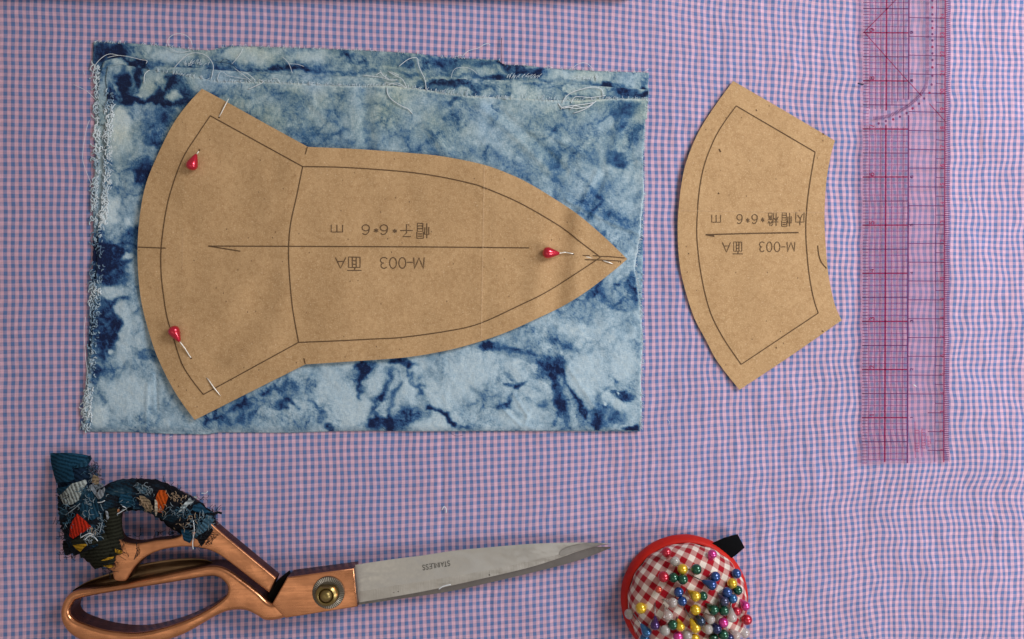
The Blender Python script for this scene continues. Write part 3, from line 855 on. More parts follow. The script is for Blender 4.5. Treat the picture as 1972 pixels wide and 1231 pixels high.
def ell(cx, cy, rx, ry, a0=0, a1=360, n=14):
    return [(cx + rx * math.cos(math.radians(a0 + (a1 - a0) * k / n)), cy + ry * math.sin(math.radians(a0 + (a1 - a0) * k / n))) for k in range(n + 1)]
GL = {
 'M': [[(0, 0), (.06, 1), (.5, .02), (.94, 1), (1, 0)]],
 '-': [[(0, .45), (1, .45)]],
 '0': [ell(.5, .5, .48, .5)],
 '3': [ell(.45, .74, .42, .26, 150, -80, 9) + ell(.45, .26, .5, .27, 85, -150, 9)],
 'A': [[(0, 0), (.5, 1), (1, 0)], [(.2, .36), (.8, .36)]],
 '6': [[(.92, .86), (.7, .99), (.4, .97), (.12, .72), (.03, .4)] + ell(.5, .31, .47, .31, 170, 530, 14)],
 '*': [[(.5, 0), (.5, 1)], [(.05, .75), (.95, .25)], [(.05, .25), (.95, .75)]],
 'm': [[(0, 0), (0, 1), (1, 1), (1, 0)], [(.5, 1), (.5, 0)]],
 '1': [[(.25, .8), (.55, 1), (.55, 0)]],
 '2': [[(.05, .75), (.2, .97), (.6, 1), (.92, .75), (.7, .45), (.02, 0), (.98, 0)]],
 '4': [[(.75, 0), (.75, 1), (.02, .3), (1, .3)]],
 '5': [[(.9, 1), (.2, 1), (.1, .55), (.5, .64), (.95, .35), (.7, .04), (.3, 0), (.03, .15)]],
 '7': [[(.02, 1), (.98, 1), (.4, 0)]],
 '8': [ell(.5, .75, .4, .25), ell(.5, .25, .48, .26)],
 '9': [[(.08, .14), (.3, .01), (.6, .03), (.88, .28), (.97, .6)] + ell(.5, .69, .47, .31, -10, 350, 14)],
 'S': [[(.92, .84), (.7, 1), (.3, 1), (.06, .8), (.2, .58), (.8, .42), (.95, .2), (.72, 0), (.3, 0), (.06, .15)]],
 'T': [[(0, 1), (1, 1)], [(.5, 1), (.5, 0)]], 'I': [[(.5, 0), (.5, 1)]],
 'N': [[(0, 0), (0, 1), (1, 0), (1, 1)]], 'L': [[(0, 1), (0, 0), (.95, 0)]], 'E': [[(1, 1), (0, 1), (0, 0), (1, 0)], [(0, .52), (.85, .52)]],
 'mian': [[(-.1, 1), (1.1, 1)], [(.5, 1), (.44, .8)], [(.02, 0), (.02, .78), (.98, .78), (.98, 0), (.02, .02)], [(.34, 0), (.34, .78)], [(.66, 0), (.66, .78)], [(.34, .54), (.66, .54)], [(.34, .28), (.66, .28)]],
 'mao': [[(0, .25), (0, .75), (.34, .75), (.34, .28)], [(.17, 1), (.17, 0)], [(.45, .58), (.45, 1), (1, 1), (1, .58)], [(.55, .86), (.9, .86)], [(.55, .71), (.9, .71)],
         [(.5, 0), (.5, .54), (.95, .54), (.95, 0), (.5, .02)], [(.5, .36), (.95, .36)], [(.5, .18), (.95, .18)]],
 'zi': [[(.15, .95), (.8, .95), (.5, .68), (.5, .05), (.28, .1)], [(0, .5), (1, .5)]],
 'nei': [[(.05, 0), (.05, .75), (.95, .75), (.95, 0), (.8, .06)], [(.5, 1), (.5, .72), (.42, .45), (.2, .12)], [(.47, .5), (.76, .2)]],
 'yan': [[(0, .7), (.4, .7)], [(.2, 1), (.2, 0)], [(.2, .65), (0, .3)], [(.2, .6), (.4, .4)], [(.62, 1), (.5, .86)], [(.58, .95), (.85, .95), (.75, .8)], [(.47, .78), (1, .78)],
         [(.5, .78), (.42, 0)], [(.65, .74), (.56, .62)], [(.8, .74), (.95, .62)], [(.55, .52), (.95, .52)], [(.58, .43), (.92, .43)], [(.58, .34), (.92, .34)], [(.58, .25), (.58, .02), (.92, .02), (.92, .25), (.58, .25)]],
}
def glyph_box(ch, x0, x1, y0, y1):
    """the glyph turned upside down into the pixel box"""
    return [[(x1 - gx * (x1 - x0), y0 + gy * (y1 - y0)) for gx, gy in l] for l in GL[ch]]

def paper(name, outline, zf, sp, label, cat, group=None):
    px = [p[0] for p in outline]; py = [p[1] for p in outline]
    root = thing(name, label, cat, W(sum(px) / len(px), sum(py) / len(py), 0.0), group)
    v, f, P = slab(outline, zf, 0.0003, (), sp)
    sh = obj("paper_sheet", v, f, m_kraft, root)
    shade(sh, 40)
    return root

hat_out = spl([(389, 171, 1), (430, 193), (520, 243), (593, 283, 1), (640, 285), (700, 288), (780, 294), (850, 301), (930, 317), (985, 337), (1020, 354), (1060, 378), (1110, 411), (1160, 453), (1208, 499, 1),
               (1180, 523), (1130, 561), (1085, 589), (1040, 611), (980, 638), (930, 656), (870, 673), (800, 686), (740, 692), (680, 696), (588, 702, 1), (480, 756), (375, 809, 1),
               (345, 768), (322, 728), (300, 680), (284, 630), (272, 580), (266, 525), (265, 470), (270, 410), (281, 355), (303, 300), (333, 240), (362, 200)], True, 0)
hp = paper("hat_pattern", hat_out, hat_z, 11, "large bell-shaped brown kraft paper hat pattern pinned on the tie-dyed cloth", "paper pattern")
L1 = spl([(405, 223, 1), (380, 260), (353, 303), (333, 355), (320, 405), (311, 470), (310, 520), (315, 570), (322, 612), (335, 655), (350, 700), (369, 731), (391.6, 760, 1)], False, 0)
L2 = [(391.6, 760), (575, 659.5)]
L3 = [(405, 223), (583, 321)]
L4 = spl([(583, 321), (572, 375), (560, 430), (556, 475), (557, 520), (563, 590), (575, 659.5)], False, 0)
L5 = spl([(583, 321), (650, 322), (720, 326), (790, 332), (850, 341), (905, 353), (934, 362), (1001, 391), (1077, 435), (1120, 468), (1156, 495)], False, 0)
L6 = spl([(575, 659.5), (640, 657), (720, 653), (773, 650), (860, 638), (923, 623.5), (1001, 588), (1050, 564), (1103, 531), (1156, 496)], False, 0)
mark("seam_line", [L1, L2, L3, L4, L5, L6], 1.9, hat_z, hp)
for l_ in ([[(266, 476), (319, 478)], [(1156, 494), (1175, 494.5), (1203, 497)], [(1126, 500), (1160, 501), (1196, 503), (1195, 507)], [(1122, 492), (1136, 492.5)], [(1142, 492.6), (1154, 493)], [(592, 283), (588, 297)], [(588, 701), (585, 690)]]): mark("centre_mark", [l_], 1.8, hat_z, hp)
mark("grain_arrow", [[(401, 474), (556, 474.5), (800, 475.5), (1019, 477.5)], [(401, 474), (463, 484)]], 1.9, hat_z, hp)
def text(boxes, w, zf, parent):
    for ch, x0, x1, y0, y1 in boxes:
        mark("lettering", glyph_box(ch, x0, x1, y0, y1), w, zf, parent, m_ink2)
text([('M', 797, 817, 496, 518), ('-', 784, 795, 496, 517), ('0', 768, 782, 496, 517), ('0', 750, 764, 496, 517), ('3', 732, 746, 496, 517), ('mian', 671, 694, 495, 521), ('A', 646, 666, 496, 517),
      ('mao', 803, 826, 430, 459), ('zi', 771, 795, 431, 457), ('*', 756, 765, 441, 449), ('6', 732, 747, 433, 452), ('*', 720, 729, 440, 448), ('6', 697, 712, 433, 452), ('m', 638, 660, 433, 447)], 1.7, hat_z, hp)

brim_out = spl([(1412, 156, 1), (1510, 213), (1608, 271, 1), (1600, 300), (1592, 345), (1588.5, 395), (1588.5, 443), (1594, 519), (1604, 573), (1612, 598), (1621, 617, 1), (1522, 686), (1424, 751, 1),
                (1382, 697), (1360, 656), (1337, 612), (1320, 560), (1309, 510), (1305, 450), (1307, 400), (1314, 345), (1324, 305), (1345, 255), (1375, 207)], True, 0)
bp = paper("brim_pattern", brim_out, brim_z, 11, "smaller curved brown kraft paper brim pattern lying alone on the checked tablecloth", "paper pattern")
B1 = spl([(1418, 204, 1), (1394, 237), (1375, 270), (1356, 320), (1346, 375), (1342, 443), (1345, 490), (1350, 526), (1359, 570), (1372, 611), (1396, 656), (1427.5, 702, 1)], False, 0)
B2 = spl([(1570, 293, 1), (1561, 345), (1554.5, 395), (1552, 443), (1554.5, 490), (1559, 532), (1567, 575), (1576, 603, 1)], False, 0)
mark("seam_line", [B1, [(1418, 204), (1570, 293)], B2, [(1427.5, 702), (1576, 603)]], 1.8, brim_z, bp)
mark("grain_arrow", [[(1359, 452), (1450, 449.5), (1538, 448)], [(1359, 452), (1376, 455.5), (1365, 452.5), (1375, 453.5)]], 2.2, brim_z, bp)
mark("curved_mark", [spl([(1575, 473), (1577, 490), (1582, 505), (1592, 517)], False, 4)], 1.8, brim_z, bp)
for l_ in ([[(1456, 211), (1457.5, 214)], [(1464, 231), (1467, 232.5)], [(1584, 257), (1587, 259)], [(1583, 637), (1586, 639)], [(1494, 669), (1496, 671)], [(1325, 488), (1327, 489)], [(1385, 287), (1388, 293)], [(1383, 371), (1385, 374)]]): mark("speck", [l_], 2.2, brim_z, bp)
text([('M', 1516, 1531, 466, 485), ('-', 1504.5, 1512.5, 467, 486), ('0', 1491, 1502.5, 466, 485), ('0', 1476.6, 1487, 466, 485), ('3', 1462.5, 1472.5, 466, 485), ('mian', 1413, 1429, 466, 489), ('A', 1391.5, 1407, 467, 486),
      ('nei', 1532, 1549.5, 409, 434), ('mao', 1505.5, 1524, 410, 436), ('yan', 1478.5, 1499, 410, 435), ('*', 1465.5, 1472.5, 419, 428), ('6', 1448, 1459, 413, 431), ('*', 1436.5, 1444, 420, 429), ('6', 1419, 1430, 413, 431), ('m', 1371, 1388, 414, 428)], 1.5, brim_z, bp)

# ------------------------------------------------------------------ pins
def lathe(prof, n=16):
    """profile (r, z) round the z axis, closed at both ends"""
    v = []; f = []
    for r, z in prof:
        for k in range(n):
            t = 2 * math.pi * k / n
            v.append((r * math.cos(t), r * math.sin(t), z))
    for i in range(len(prof) - 1):
        for k in range(n):
            k2 = (k + 1) % n
            f.append((i * n + k, i * n + k2, (i + 1) * n + k2, (i + 1) * n + k))
    f.append(tuple(range(n))[::-1]); f.append(tuple((len(prof) - 1) * n + k for k in range(n)))
    return v, f
TEAR = [(0.10, -1.95), (0.24, -1.8), (0.40, -1.5), (0.58, -1.1), (0.78, -0.65), (0.93, -0.25), (1.0, 0.08), (0.96, 0.38), (0.82, 0.66), (0.58, 0.86), (0.28, 0.97), (0.04, 1.0)]
BALL = [(0.16, -1.12), (0.22, -1.0)] + [(math.sin(math.radians(a)), -math.cos(math.radians(a))) for a in range(24, 178, 14)] + [(0.03, 1.0)]
def mesh_of(name, prof, n=18):
    v, f = lathe(prof, n)
    me = bpy.data.meshes.new(name); me.from_pydata(v, [], f)
    me.polygons.foreach_set("use_smooth", np.ones(len(me.polygons), dtype=bool)); me.update()
    return me
def aim(o, d):
    o.rotation_mode = 'QUATERNION'
    o.rotation_quaternion = Vector(d).to_track_quat('Z', 'Y')
def pearl_paint(name, col, trans=0.0):
    m, nt, p = mat_new(name)
    p.inputs['Base Color'].default_value = (*col, 1)
    p.inputs['Metallic'].default_value = 0.55 if not trans else 0.0
    p.inputs['Roughness'].default_value = 0.27
    p.inputs['Coat Weight'].default_value = 0.9; p.inputs['Coat Roughness'].default_value = 0.07
    if trans:
        p.inputs['Transmission Weight'].default_value = trans; p.inputs['Roughness'].default_value = 0.22
        p.inputs['IOR'].default_value = 1.35
    else:
        o = coords(nt).outputs['Object']
        c = mixc(nt, nz(nt, 1.3, 2, 0.5, o), tuple(x * 0.85 for x in col), tuple(min(1, x * 1.15) for x in col))
        nt.links.new(c, p.inputs['Base Color'])
    return m
m_steel_pin = simple("pin_steel", (0.80, 0.76, 0.66), 0.4, 0.6)
m_red_pin = pearl_paint("red_pearl_paint", (0.56, 0.006, 0.03))
tear_red = mesh_of("red_teardrop", TEAR); tear_red.materials.append(m_red_pin)

def paper_pin(label, head, tail, shafts):
    """head centre px, direction from bulb to tail px, visible and hidden shaft points (px, py, mm above the paper)"""
    hz = float(hat_z(np.array(head[0]), np.array(head[1])))
    r = 11.2 * S
    c = np.array(W(head[0], head[1], hz + r * 0.98))
    root = thing("dressmaking_pin", label, "pin", W(head[0], head[1], hz), "red headed pins holding the paper pattern")
    h = bpy.data.objects.new("head", tear_red); C.objects.link(h); h.parent = root
    h.location = c - np.array(root.location)
    n = math.hypot(*tail)
    d = Vector((-tail[0] / n, tail[1] / n, 0.10)).normalized()
    aim(h, d); h.scale = (r, r, r)
    a = Acc(); P3 = [tuple(c - np.array(d) * r * 1.8)]
    for x, y, mm in shafts:
        P3.append(W(x, y, float(hat_z(np.array(x), np.array(y))) + mm * 0.001))
    q = []
    for i in range(len(P3) - 1):
        for k in range(4): q.append(tuple(np.array(P3[i]) * (1 - k / 4) + np.array(P3[i + 1]) * k / 4))
    q.append(P3[-1])
    a.tube(q, [0.00034] * (len(q) - 3) + [0.0003, 0.0002, 0.00005], 8)
    a.obj("shaft", m_steel_pin, root)
paper_pin("red teardrop pin at the upper corner of the large pattern's wide end", (370, 317), (7, -20), [(380, 296, 0.2), (384, 289, -0.6), (420, 228, -0.6), (425, 220, 0.5), (433, 204, 0.9), (441, 189, 0.8)])
paper_pin("red teardrop pin at the lower corner of the large pattern's wide end", (335.5, 639), (9, 18), [(356, 671, 1.4), (364, 684, 0.6), (370, 692, -0.7), (396, 726, -0.7), (401, 731, 0.5), (412, 747, 0.9), (426, 764, 0.6)])
paper_pin("red teardrop pin stuck into the large pattern near its pointed tip", (1056, 487), (21, 1), [(1088, 486, 1.6), (1099, 488, 0.7), (1108, 490, -0.7), (1159, 501.5, -0.7), (1164, 503, 0.5), (1172, 505.5, 0.7), (1181, 508.5, 0.5)])

mark("fold_crease", [[(933, 322), (930, 480), (927, 653)]], 2.2, hat_z, hp, tint("worn_fold", (0.64, 0.46, 0.27), 0.22))
mark("fold_crease", [[(352, 440), (351, 520)]], 2.2, hat_z, hp, tint("worn_fold", (0.64, 0.46, 0.27), 0.18))
mark("fold_crease", [[(1311, 406), (1450, 408), (1588, 410)]], 2.0, brim_z, bp, tint("worn_fold", (0.66, 0.47, 0.27), 0.30))
for x, y in ((384, 289), (422, 226), (368, 690), (399, 729), (1104, 489.5), (1162, 502)):
    mark("pin_hole", [[(x - 1.6, y), (x + 1.6, y + 0.4)]], 2.6, hat_z, hp)
for nm, lab, pts, w, z, mt in (("lint_scrap", "short curled white thread scrap on the tablecloth above the scissor blade", [(851, 982), (855, 976), (859, 980), (859, 988)], 0.00030, 0.0006, 0),
                      ("lint_scrap", "tiny black thread scrap beside the ruler's left edge", [(1652, 160.5), (1657, 162), (1663, 163)], 0.00035, 0.0028, 1),
                      ("lint_scrap", "fine white thread scrap lying right of the ruler", [(1864, 378), (1868, 381), (1866, 386)], 0.00020, 0.0006, 0),
                      ("lint_scrap", "white lint fleck on the clear middle of the ruler", [(1759, 741), (1762, 743), (1764, 745)], 0.0003, 0.0024, 0)):
    a = Acc(); q = spl(pts, False, 4); a.tube([W(x, y, z) for x, y in q], w, 5)
    o = a.obj(nm, m_thb if mt else m_thw, None, origin=W(pts[0][0], pts[0][1], 0)); tag(o, lab, "thread scrap")

# ------------------------------------------------------------------ clear ruler
def ruler_mat():
    m, nt, p = mat_new("clear_plastic")
    p.inputs['Base Color'].default_value = (0.70, 0.53, 0.62, 1); p.inputs['Roughness'].default_value = 0.35
    tr = nd(nt, 'ShaderNodeBsdfTransparent', {'Color': (0.96, 0.905, 0.945, 1)})
    mx = nd(nt, 'ShaderNodeMixShader', {0: 0.10})
    nt.links.new(tr.outputs[0], mx.inputs[1]); nt.links.new(p.outputs[0], mx.inputs[2])
    out = [n for n in nt.nodes if n.type == 'OUTPUT_MATERIAL'][0]
    nt.links.new(mx.outputs[0], out.inputs[0])
    return m
m_rul = ruler_mat()
m_crim = tint("crimson_print", (0.22, 0.004, 0.055), 0.98)
m_purp = tint("purple_print", (0.105, 0.014, 0.085), 0.90)
m_fine = tint("fine_magenta_print", (0.21, 0.022, 0.13), 0.66)
m_rose = tint("rose_print", (0.38, 0.025, 0.10), 0.75)
ZR = 0.0021
rul = thing("ruler", "transparent plastic quilting ruler with crimson and purple grid lines at the edge of the tablecloth", "ruler", W(1742, 400, 0))
v, f, P = slab([(1656, -90), (1832, -90), (1830, 891), (1659, 894)], ZR, 0.0017)
o = obj("ruler_body", v, f, m_rul, rul); bevel(o, 0.0006, 2)
def marks(name, lines, w, mat, z=ZR):
    a = Acc()
    for l in lines: a.ribbon(l, w, z, 0.00006)
    return a.obj(name, mat, rul, smooth=False, kind="stuff" if len(lines) > 20 else None)
def rx(x, y):   # the ruler leans a little
    return x + (y - 400) * (-0.0035) * 1.0
def hl(x0, x1, y): return [(rx(x0, y), y - 0.004 * (x0 - 1700)), (rx(x1, y), y + 0.012 * (x1 - 1700) * (1 if y < 300 else 0.0))]
def vl(x, y0, y1): return [(rx(x, y0), y0), (rx(x, y1), y1)]
arc = [(1683, 228), (1700, 226), (1715, 222), (1730, 215), (1745, 207), (1760, 195), (1772, 183), (1781, 170), (1785, 152), (1785.5, 100), (1785.5, -60)]
inch = [804.5 - 92.7 * k for k in range(10)]
bold = [hl(1661, 1748, y) for y in inch]
half = [hl(1661, 1748, y + 46.3) for y in inch]
fine = [hl(1661, 1748, y + 11.58 * k) for y in inch for k in (1, 2, 3, 5, 6, 7) if not (205 < y + 11.58 * k < 240)]
tick = [hl(1662, 1672, y + 5.8 * k) for y in inch for k in range(16)]
for l_ in bold: marks("inch_line", [l_], 2.6, m_crim)
for l_ in half: marks("half_inch_line", [l_], 2.0, m_purp)
marks("fine_grid_line", fine, 1.5, m_fine)
marks("edge_scale", tick, 1.3, m_fine)
marks("centre_line", [vl(1706, -80, 213), vl(1705.5, 240, 890)], 3.0, m_crim)
marks("dividing_line", [vl(1749, -80, 192), vl(1749, 222, 892)], 3.0, m_purp)
vx = [1674, 1685, 1695, 1717, 1728, 1739]
marks("grid_upright", [vl(x, -80, 210) for x in vx[:3]] + [vl(x, 244, 885) for x in vx], 1.4, m_fine)
marks("grid_upright", [vl(x, -80, 190 + (1739 - x) * 0.5) for x in vx[3:]], 1.6, m_purp)
cm = [867.8 - 36.25 * k for k in range(27)]
for y in cm: marks("centimetre_line", [hl(1749 if abs(y - 850) > 60 else 1788, 1819, y)], 1.6, m_purp)
for y in cm: marks("half_centimetre_line", [hl(1802, 1819, y - 18.1)], 1.4, m_purp)
marks("scale_rule", [vl(1802, -80, 890)], 1.5, m_purp)
marks("scale_rule", [vl(1819, -80, 890)], 2.6, m_rose)
marks("millimetre_scale", [hl(1818, 1829, 886 - 3.62 * k) for k in range(262)], 1.7, m_purp)
marks("diagonal_line", [[(1664, 62), (1735, -10), (1790, -66)], [(1664, 62), (1740, 147), (1775, 185)], [(1790, 200), (1822, 236)]], 1.5, m_crim)
q = spl(arc, False, 0); pa = []
for i in range(len(q) - 1):
    (x0, y0), (x1, y1) = q[i], q[i + 1]
    L = math.hypot(x1 - x0, y1 - y0)
    for k in range(max(1, round(L / 2.4))):
        t = k / max(1, round(L / 2.4)); nx, ny = -(y1 - y0) / L, (x1 - x0) / L
        x, y = x0 + (x1 - x0) * t, y0 + (y1 - y0) * t
        pa.append([(x - nx * 3.4, y - ny * 3.4), (x + nx * 3.4, y + ny * 3.4)])
marks("protractor_scale", pa, 1.2, m_purp)
DOT = [(1795.5, y) for y in (-24, -11, 1.5, 14.5, 28, 41, 54, 66, 78, 90.5, 103, 116, 130, 146)] + [(1794, 163), (1790, 179), (1780, 190), (1770, 200), (1757.5, 209), (1746, 218), (1733, 225), (1720, 230), (1706, 233.5), (1692, 238)]
for i, (x, y) in enumerate(DOT):
    n = 10
    vv = [W(x + 2.3 * math.cos(2 * math.pi * k / n), y - 2.5 * math.sin(2 * math.pi * k / n), ZR + 0.00008) for k in range(n)]
    obj("dot", vv, [tuple(range(n))], m_purp if i % 3 else m_crim, rul, smooth=False)
def side_digits(s, x, y, h, w, mat):
    """numbers turned a quarter: their tops point to the left"""
    for i, ch in enumerate(s):
        ls = [[(x - gy * h, y - (i * (w + 1.5)) - gx * w) for gx, gy in l] for l in GL[ch]]
        marks("digit", ls, 1.8, mat)
for k, y in enumerate(inch): side_digits(str(k + 1), 1683, y - 2, 8, 6, m_crim)
for k, y in enumerate(cm): side_digits(str(k + 1), 1818, y + (1 if k < 9 else 3), 7, 4.5, m_rose)
for k, y in enumerate(inch[:9]):
    if k != 6: side_digits(str(k + 1), 1758, y + 2, 5, 4.5, m_purp)
logo = []
for cx0, cx1, ys in ((1762, 1770, range(824, 872, 5)), (1775, 1782, range(828, 864, 5)), (1787, 1792, range(840, 862, 5))):
    for y in ys:
        if rng.random() < 0.85: logo.append([(cx0, y), (cx1, y)])
    logo.append([(cx0, min(ys)), (cx0, max(ys))]); logo.append([(cx1, min(ys) + 6), (cx1, max(ys) - 6)])
logo.append([(1762, 812), (1763, 882)]); logo.append([(1775.5, 824), (1775.5, 880)])
marks("printed_emblem", logo, 1.9, tint("faint_rose_print", (0.42, 0.05, 0.16), 0.5))
# ------------------------------------------------------------------ tailor's scissors
def metal(name, col, rough, col2=None, bs=(30, 900, 900), rot=0.0, bstr=0.12, met=0.94):
    m, nt, p = mat_new(name)
    o = coords(nt).outputs['Object']
    vec = scaled(nt, o, bs, (0, 0, rot))
    b = nz(nt, 1.0, 4, 0.65, vec)
    big = nd(nt, 'ShaderNodeMapRange', {'Value': nz(nt, 90, 4, 0.6, o), 'From Min': 0.3, 'From Max': 0.7}).outputs[0]
    c = mixc(nt, big, col, col2 or tuple(x * 0.8 for x in col))
    c = mixc(nt, mth(nt, 'MULTIPLY', b, 0.35), c, tuple(x * 0.6 for x in col))
    nt.links.new(c, p.inputs['Base Color'])
    p.inputs['Metallic'].default_value = met
    r = nd(nt, 'ShaderNodeMapRange', {'Value': b, 'From Min': 0.3, 'From Max': 0.7, 'To Min': rough - 0.06, 'To Max': rough + 0.1})
    smear = nz(nt, 38, 5, 0.7, scaled(nt, o, (1, 2.2, 1), (0, 0, rot + 0.5)), 1.2)
    nt.links.new(mth(nt, 'ADD', r.outputs[0], nd(nt, 'ShaderNodeMapRange', {'Value': smear, 'From Min': 0.42, 'From Max': 0.62, 'To Min': -0.04, 'To Max': 0.14}).outputs[0]), p.inputs['Roughness'])
    bump(nt, p, b, bstr, 0.0003)
    return m
m_cop = metal("satin_copper", (0.74, 0.325, 0.150), 0.25, (0.50, 0.21, 0.092), rot=-0.15)
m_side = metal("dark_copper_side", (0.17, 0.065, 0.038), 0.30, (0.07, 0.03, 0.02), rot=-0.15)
m_steel = metal("satin_steel", (0.60, 0.585, 0.52), 0.38, (0.54, 0.53, 0.48), (500, 500, 500), 0.15, 0.08)
m_edge = metal("ground_steel", (0.74, 0.72, 0.64), 0.36, (0.56, 0.54, 0.47), (1300, 40, 400), 0.15, 0.5)
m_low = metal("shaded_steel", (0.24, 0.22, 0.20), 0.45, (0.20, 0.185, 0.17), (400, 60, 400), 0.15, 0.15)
m_brass = metal("worn_brass", (0.36, 0.265, 0.09), 0.34, (0.24, 0.18, 0.07), (400, 400, 400), 0, 0.1)
m_wash = metal("zinc_washer", (0.25, 0.22, 0.17), 0.46, (0.18, 0.16, 0.12), (600, 600, 600), 0, 0.1)

sci = thing("scissors", "large copper-handled tailor's scissors with dark patterned cloth bound round one handle", "scissors", W(560, 1140, 0))
def solid(name, outline, ztop, thick, mat, holes=(), bw=0.0012, seg=3, sp=None, parent=None, zbot=None, side=None):
    v, f, P = slab(outline, ztop, thick, holes, sp, zbot)
    o = obj(name, v, f, mat, parent or sci)
    bm = bmesh.new(); bm.from_mesh(o.data); bmesh.ops.recalc_face_normals(bm, faces=bm.faces); bm.to_mesh(o.data); bm.free()
    if side is not None:
        o.data.materials.append(side)
        nrm = np.zeros(len(o.data.polygons) * 3); o.data.polygons.foreach_get("normal", nrm)
        o.data.polygons.foreach_set("material_index", (np.abs(nrm[2::3]) < 0.5).astype(np.int32))
    bevel(o, bw, seg)
    return o
Z0 = 0.0155
def rounded(name, outline, zt, zb, holes, w, mats, seg=6):
    v, f, mi = round_slab(outline, zt, zb, holes, w, seg)
    o = obj(name, v, f, mats[0], sci)
    o.data.materials.append(mats[1]); o.data.polygons.foreach_set("material_index", np.array(mi, np.int32))
    bm = bmesh.new(); bm.from_mesh(o.data); bmesh.ops.remove_doubles(bm, verts=bm.verts, dist=2e-6); bmesh.ops.recalc_face_normals(bm, faces=bm.faces); bm.to_mesh(o.data); bm.free()
    shade(o, 50)
    return o
# ring handle, lying on the cloth: broad bar with a scooped ledge along its upper side
ring_out = spl([(560, 1150, 1), (524, 1163.5), (497, 1142), (470, 1121), (445, 1103), (425, 1093), (405, 1091), (370, 1097), (300, 1112), (220, 1128), (160, 1136), (137, 1142), (122, 1156), (115, 1180), (119, 1203), (136, 1224),
                (165, 1238), (220, 1248), (290, 1243), (345, 1226), (385, 1205), (412, 1189), (440, 1178), (470, 1177), (492, 1186), (512, 1196.5), (549, 1190), (590, 1160, 1)], True, 6)
ring_hole = spl([(132, 1180), (137, 1165), (155, 1153), (243, 1137), (330, 1123), (395, 1112), (418, 1113), (433, 1125), (437, 1138), (431, 1151), (405, 1171), (370, 1190), (325, 1207), (265, 1220), (205, 1216), (160, 1203), (140, 1193)], True, 6)
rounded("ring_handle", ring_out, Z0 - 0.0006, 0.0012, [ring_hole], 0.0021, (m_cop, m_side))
# ledge: the shadow of the bow handle above is put into its colour
top_e = spl([(140, 1137), (170, 1119), (215, 1103), (270, 1087), (335, 1077), (385, 1076), (409, 1083), (425, 1094)], False, 6)
low_e = spl([(140, 1142), (175, 1136), (220, 1130), (300, 1114), (340, 1106), (390, 1097), (410, 1093), (426, 1095)], False, 6)
m = min(len(top_e), len(low_e)); nv = 7; vv = []
for j in range(nv):
    t = j / (nv - 1)
    for i in range(m):
        x = top_e[i][0] * (1 - t) + low_e[i][0] * t; y = top_e[i][1] * (1 - t) + low_e[i][1] * t
        z = 0.0068 + 0.0008 * (1 - t) - 0.0022 * math.sin(math.pi * t) + 0.003 * max(0, t - 0.8) / 0.2
        vv.append(W(x, y, z))
base = len(vv)
for i in range(m): vv.append(W(top_e[i][0], top_e[i][1], 0.0008))
ff = [tuple(r) for r in grid_faces(m, nv)] + [(i, i + 1, base + i + 1, base + i) for i in range(m - 1)]
o = obj("handle_ledge", vv, ff, metal("shadowed_copper", (0.30, 0.185, 0.09), 0.36, (0.15, 0.10, 0.05)), sci)
# bow handle with its finger loop
bow_out = spl([(531, 1113.5, 1), (470, 1063), (411, 1013), (385, 982), (350, 956), (300, 941), (240, 936), (190, 946), (160, 975), (152, 1010), (166, 1050), (196, 1086), (216, 1101, 1), (218, 1114), (224, 1119.5), (238, 1120), (244, 1116),
               (250, 1106), (262, 1089), (282, 1072), (310, 1060), (350, 1053.5), (385, 1056), (412, 1064), (440, 1082), (480, 1113), (518, 1142, 1)], True, 6)
bow_hole = spl([(228, 1036), (223, 1000), (240, 977), (285, 970), (322, 989), (348, 1025), (337, 1036), (300, 1041), (258, 1047)], True, 6)
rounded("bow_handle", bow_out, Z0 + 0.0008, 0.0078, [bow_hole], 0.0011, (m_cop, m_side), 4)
# bolster
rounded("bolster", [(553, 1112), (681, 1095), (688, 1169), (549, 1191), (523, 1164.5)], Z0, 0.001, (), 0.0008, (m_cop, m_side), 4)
solid("gap_shade_block", [(531, 1122), (551, 1106), (560, 1150), (524, 1168), (512, 1152)], 0.0098, 0.009, simple("gap_shade_black", (0.006, 0.005, 0.004), 0.8, spec=0.05), (), 0.0005, 1)  # black block added between arm and bolster, paints the shade of the gap
# blades
def strips(name, rows, mat_faces, parent=sci):
    """rows of (px, py, z) polylines of equal length; one material per strip; closed underneath"""
    n = len(rows[0]); vv = []
    for r in rows: vv += [W(*p) for p in r]
    o = None
    F = [tuple(q) for q in grid_faces(n, len(rows))]
    b = len(vv)
    vv += [W(x, y, z - 0.0016) for x, y, z in rows[0]] + [W(x, y, z - 0.0006) for x, y, z in rows[-1]]
    e = (len(rows) - 1) * n
    for i in range(n - 1):
        F.append((i, i + 1, b + i + 1, b + i)); F.append((e + i, e + i + 1, b + n + i + 1, b + n + i)); F.append((b + i, b + i + 1, b + n + i + 1, b + n + i))
    o = obj(name, vv, F, mat_faces[0], parent, smooth=False)
    for mm in mat_faces[1:]: o.data.materials.append(mm)
    k = len(grid_faces(n, 2))
    for s in range(len(rows) - 1):
        for i in range(k): o.data.polygons[s * k + i].material_index = min(s, len(mat_faces) - 1)
    return o
def rsm(p, n):
    p = np.array(p, float); d = np.concatenate([[0], np.cumsum(np.hypot(*np.diff(p[:, :2], axis=0).T))]); t = np.linspace(0, d[-1], n)
    return [tuple(np.interp(t, d, p[:, c]) for c in range(2)) and (float(np.interp(tt, d, p[:, 0])), float(np.interp(tt, d, p[:, 1]))) for tt in t]
spine = rsm(spl([(684, 1088), (750, 1078), (812, 1070), (880, 1060), (944, 1054), (1023, 1047.5), (1102, 1045), (1150, 1045.5), (1174, 1047)], False, 6), 60)
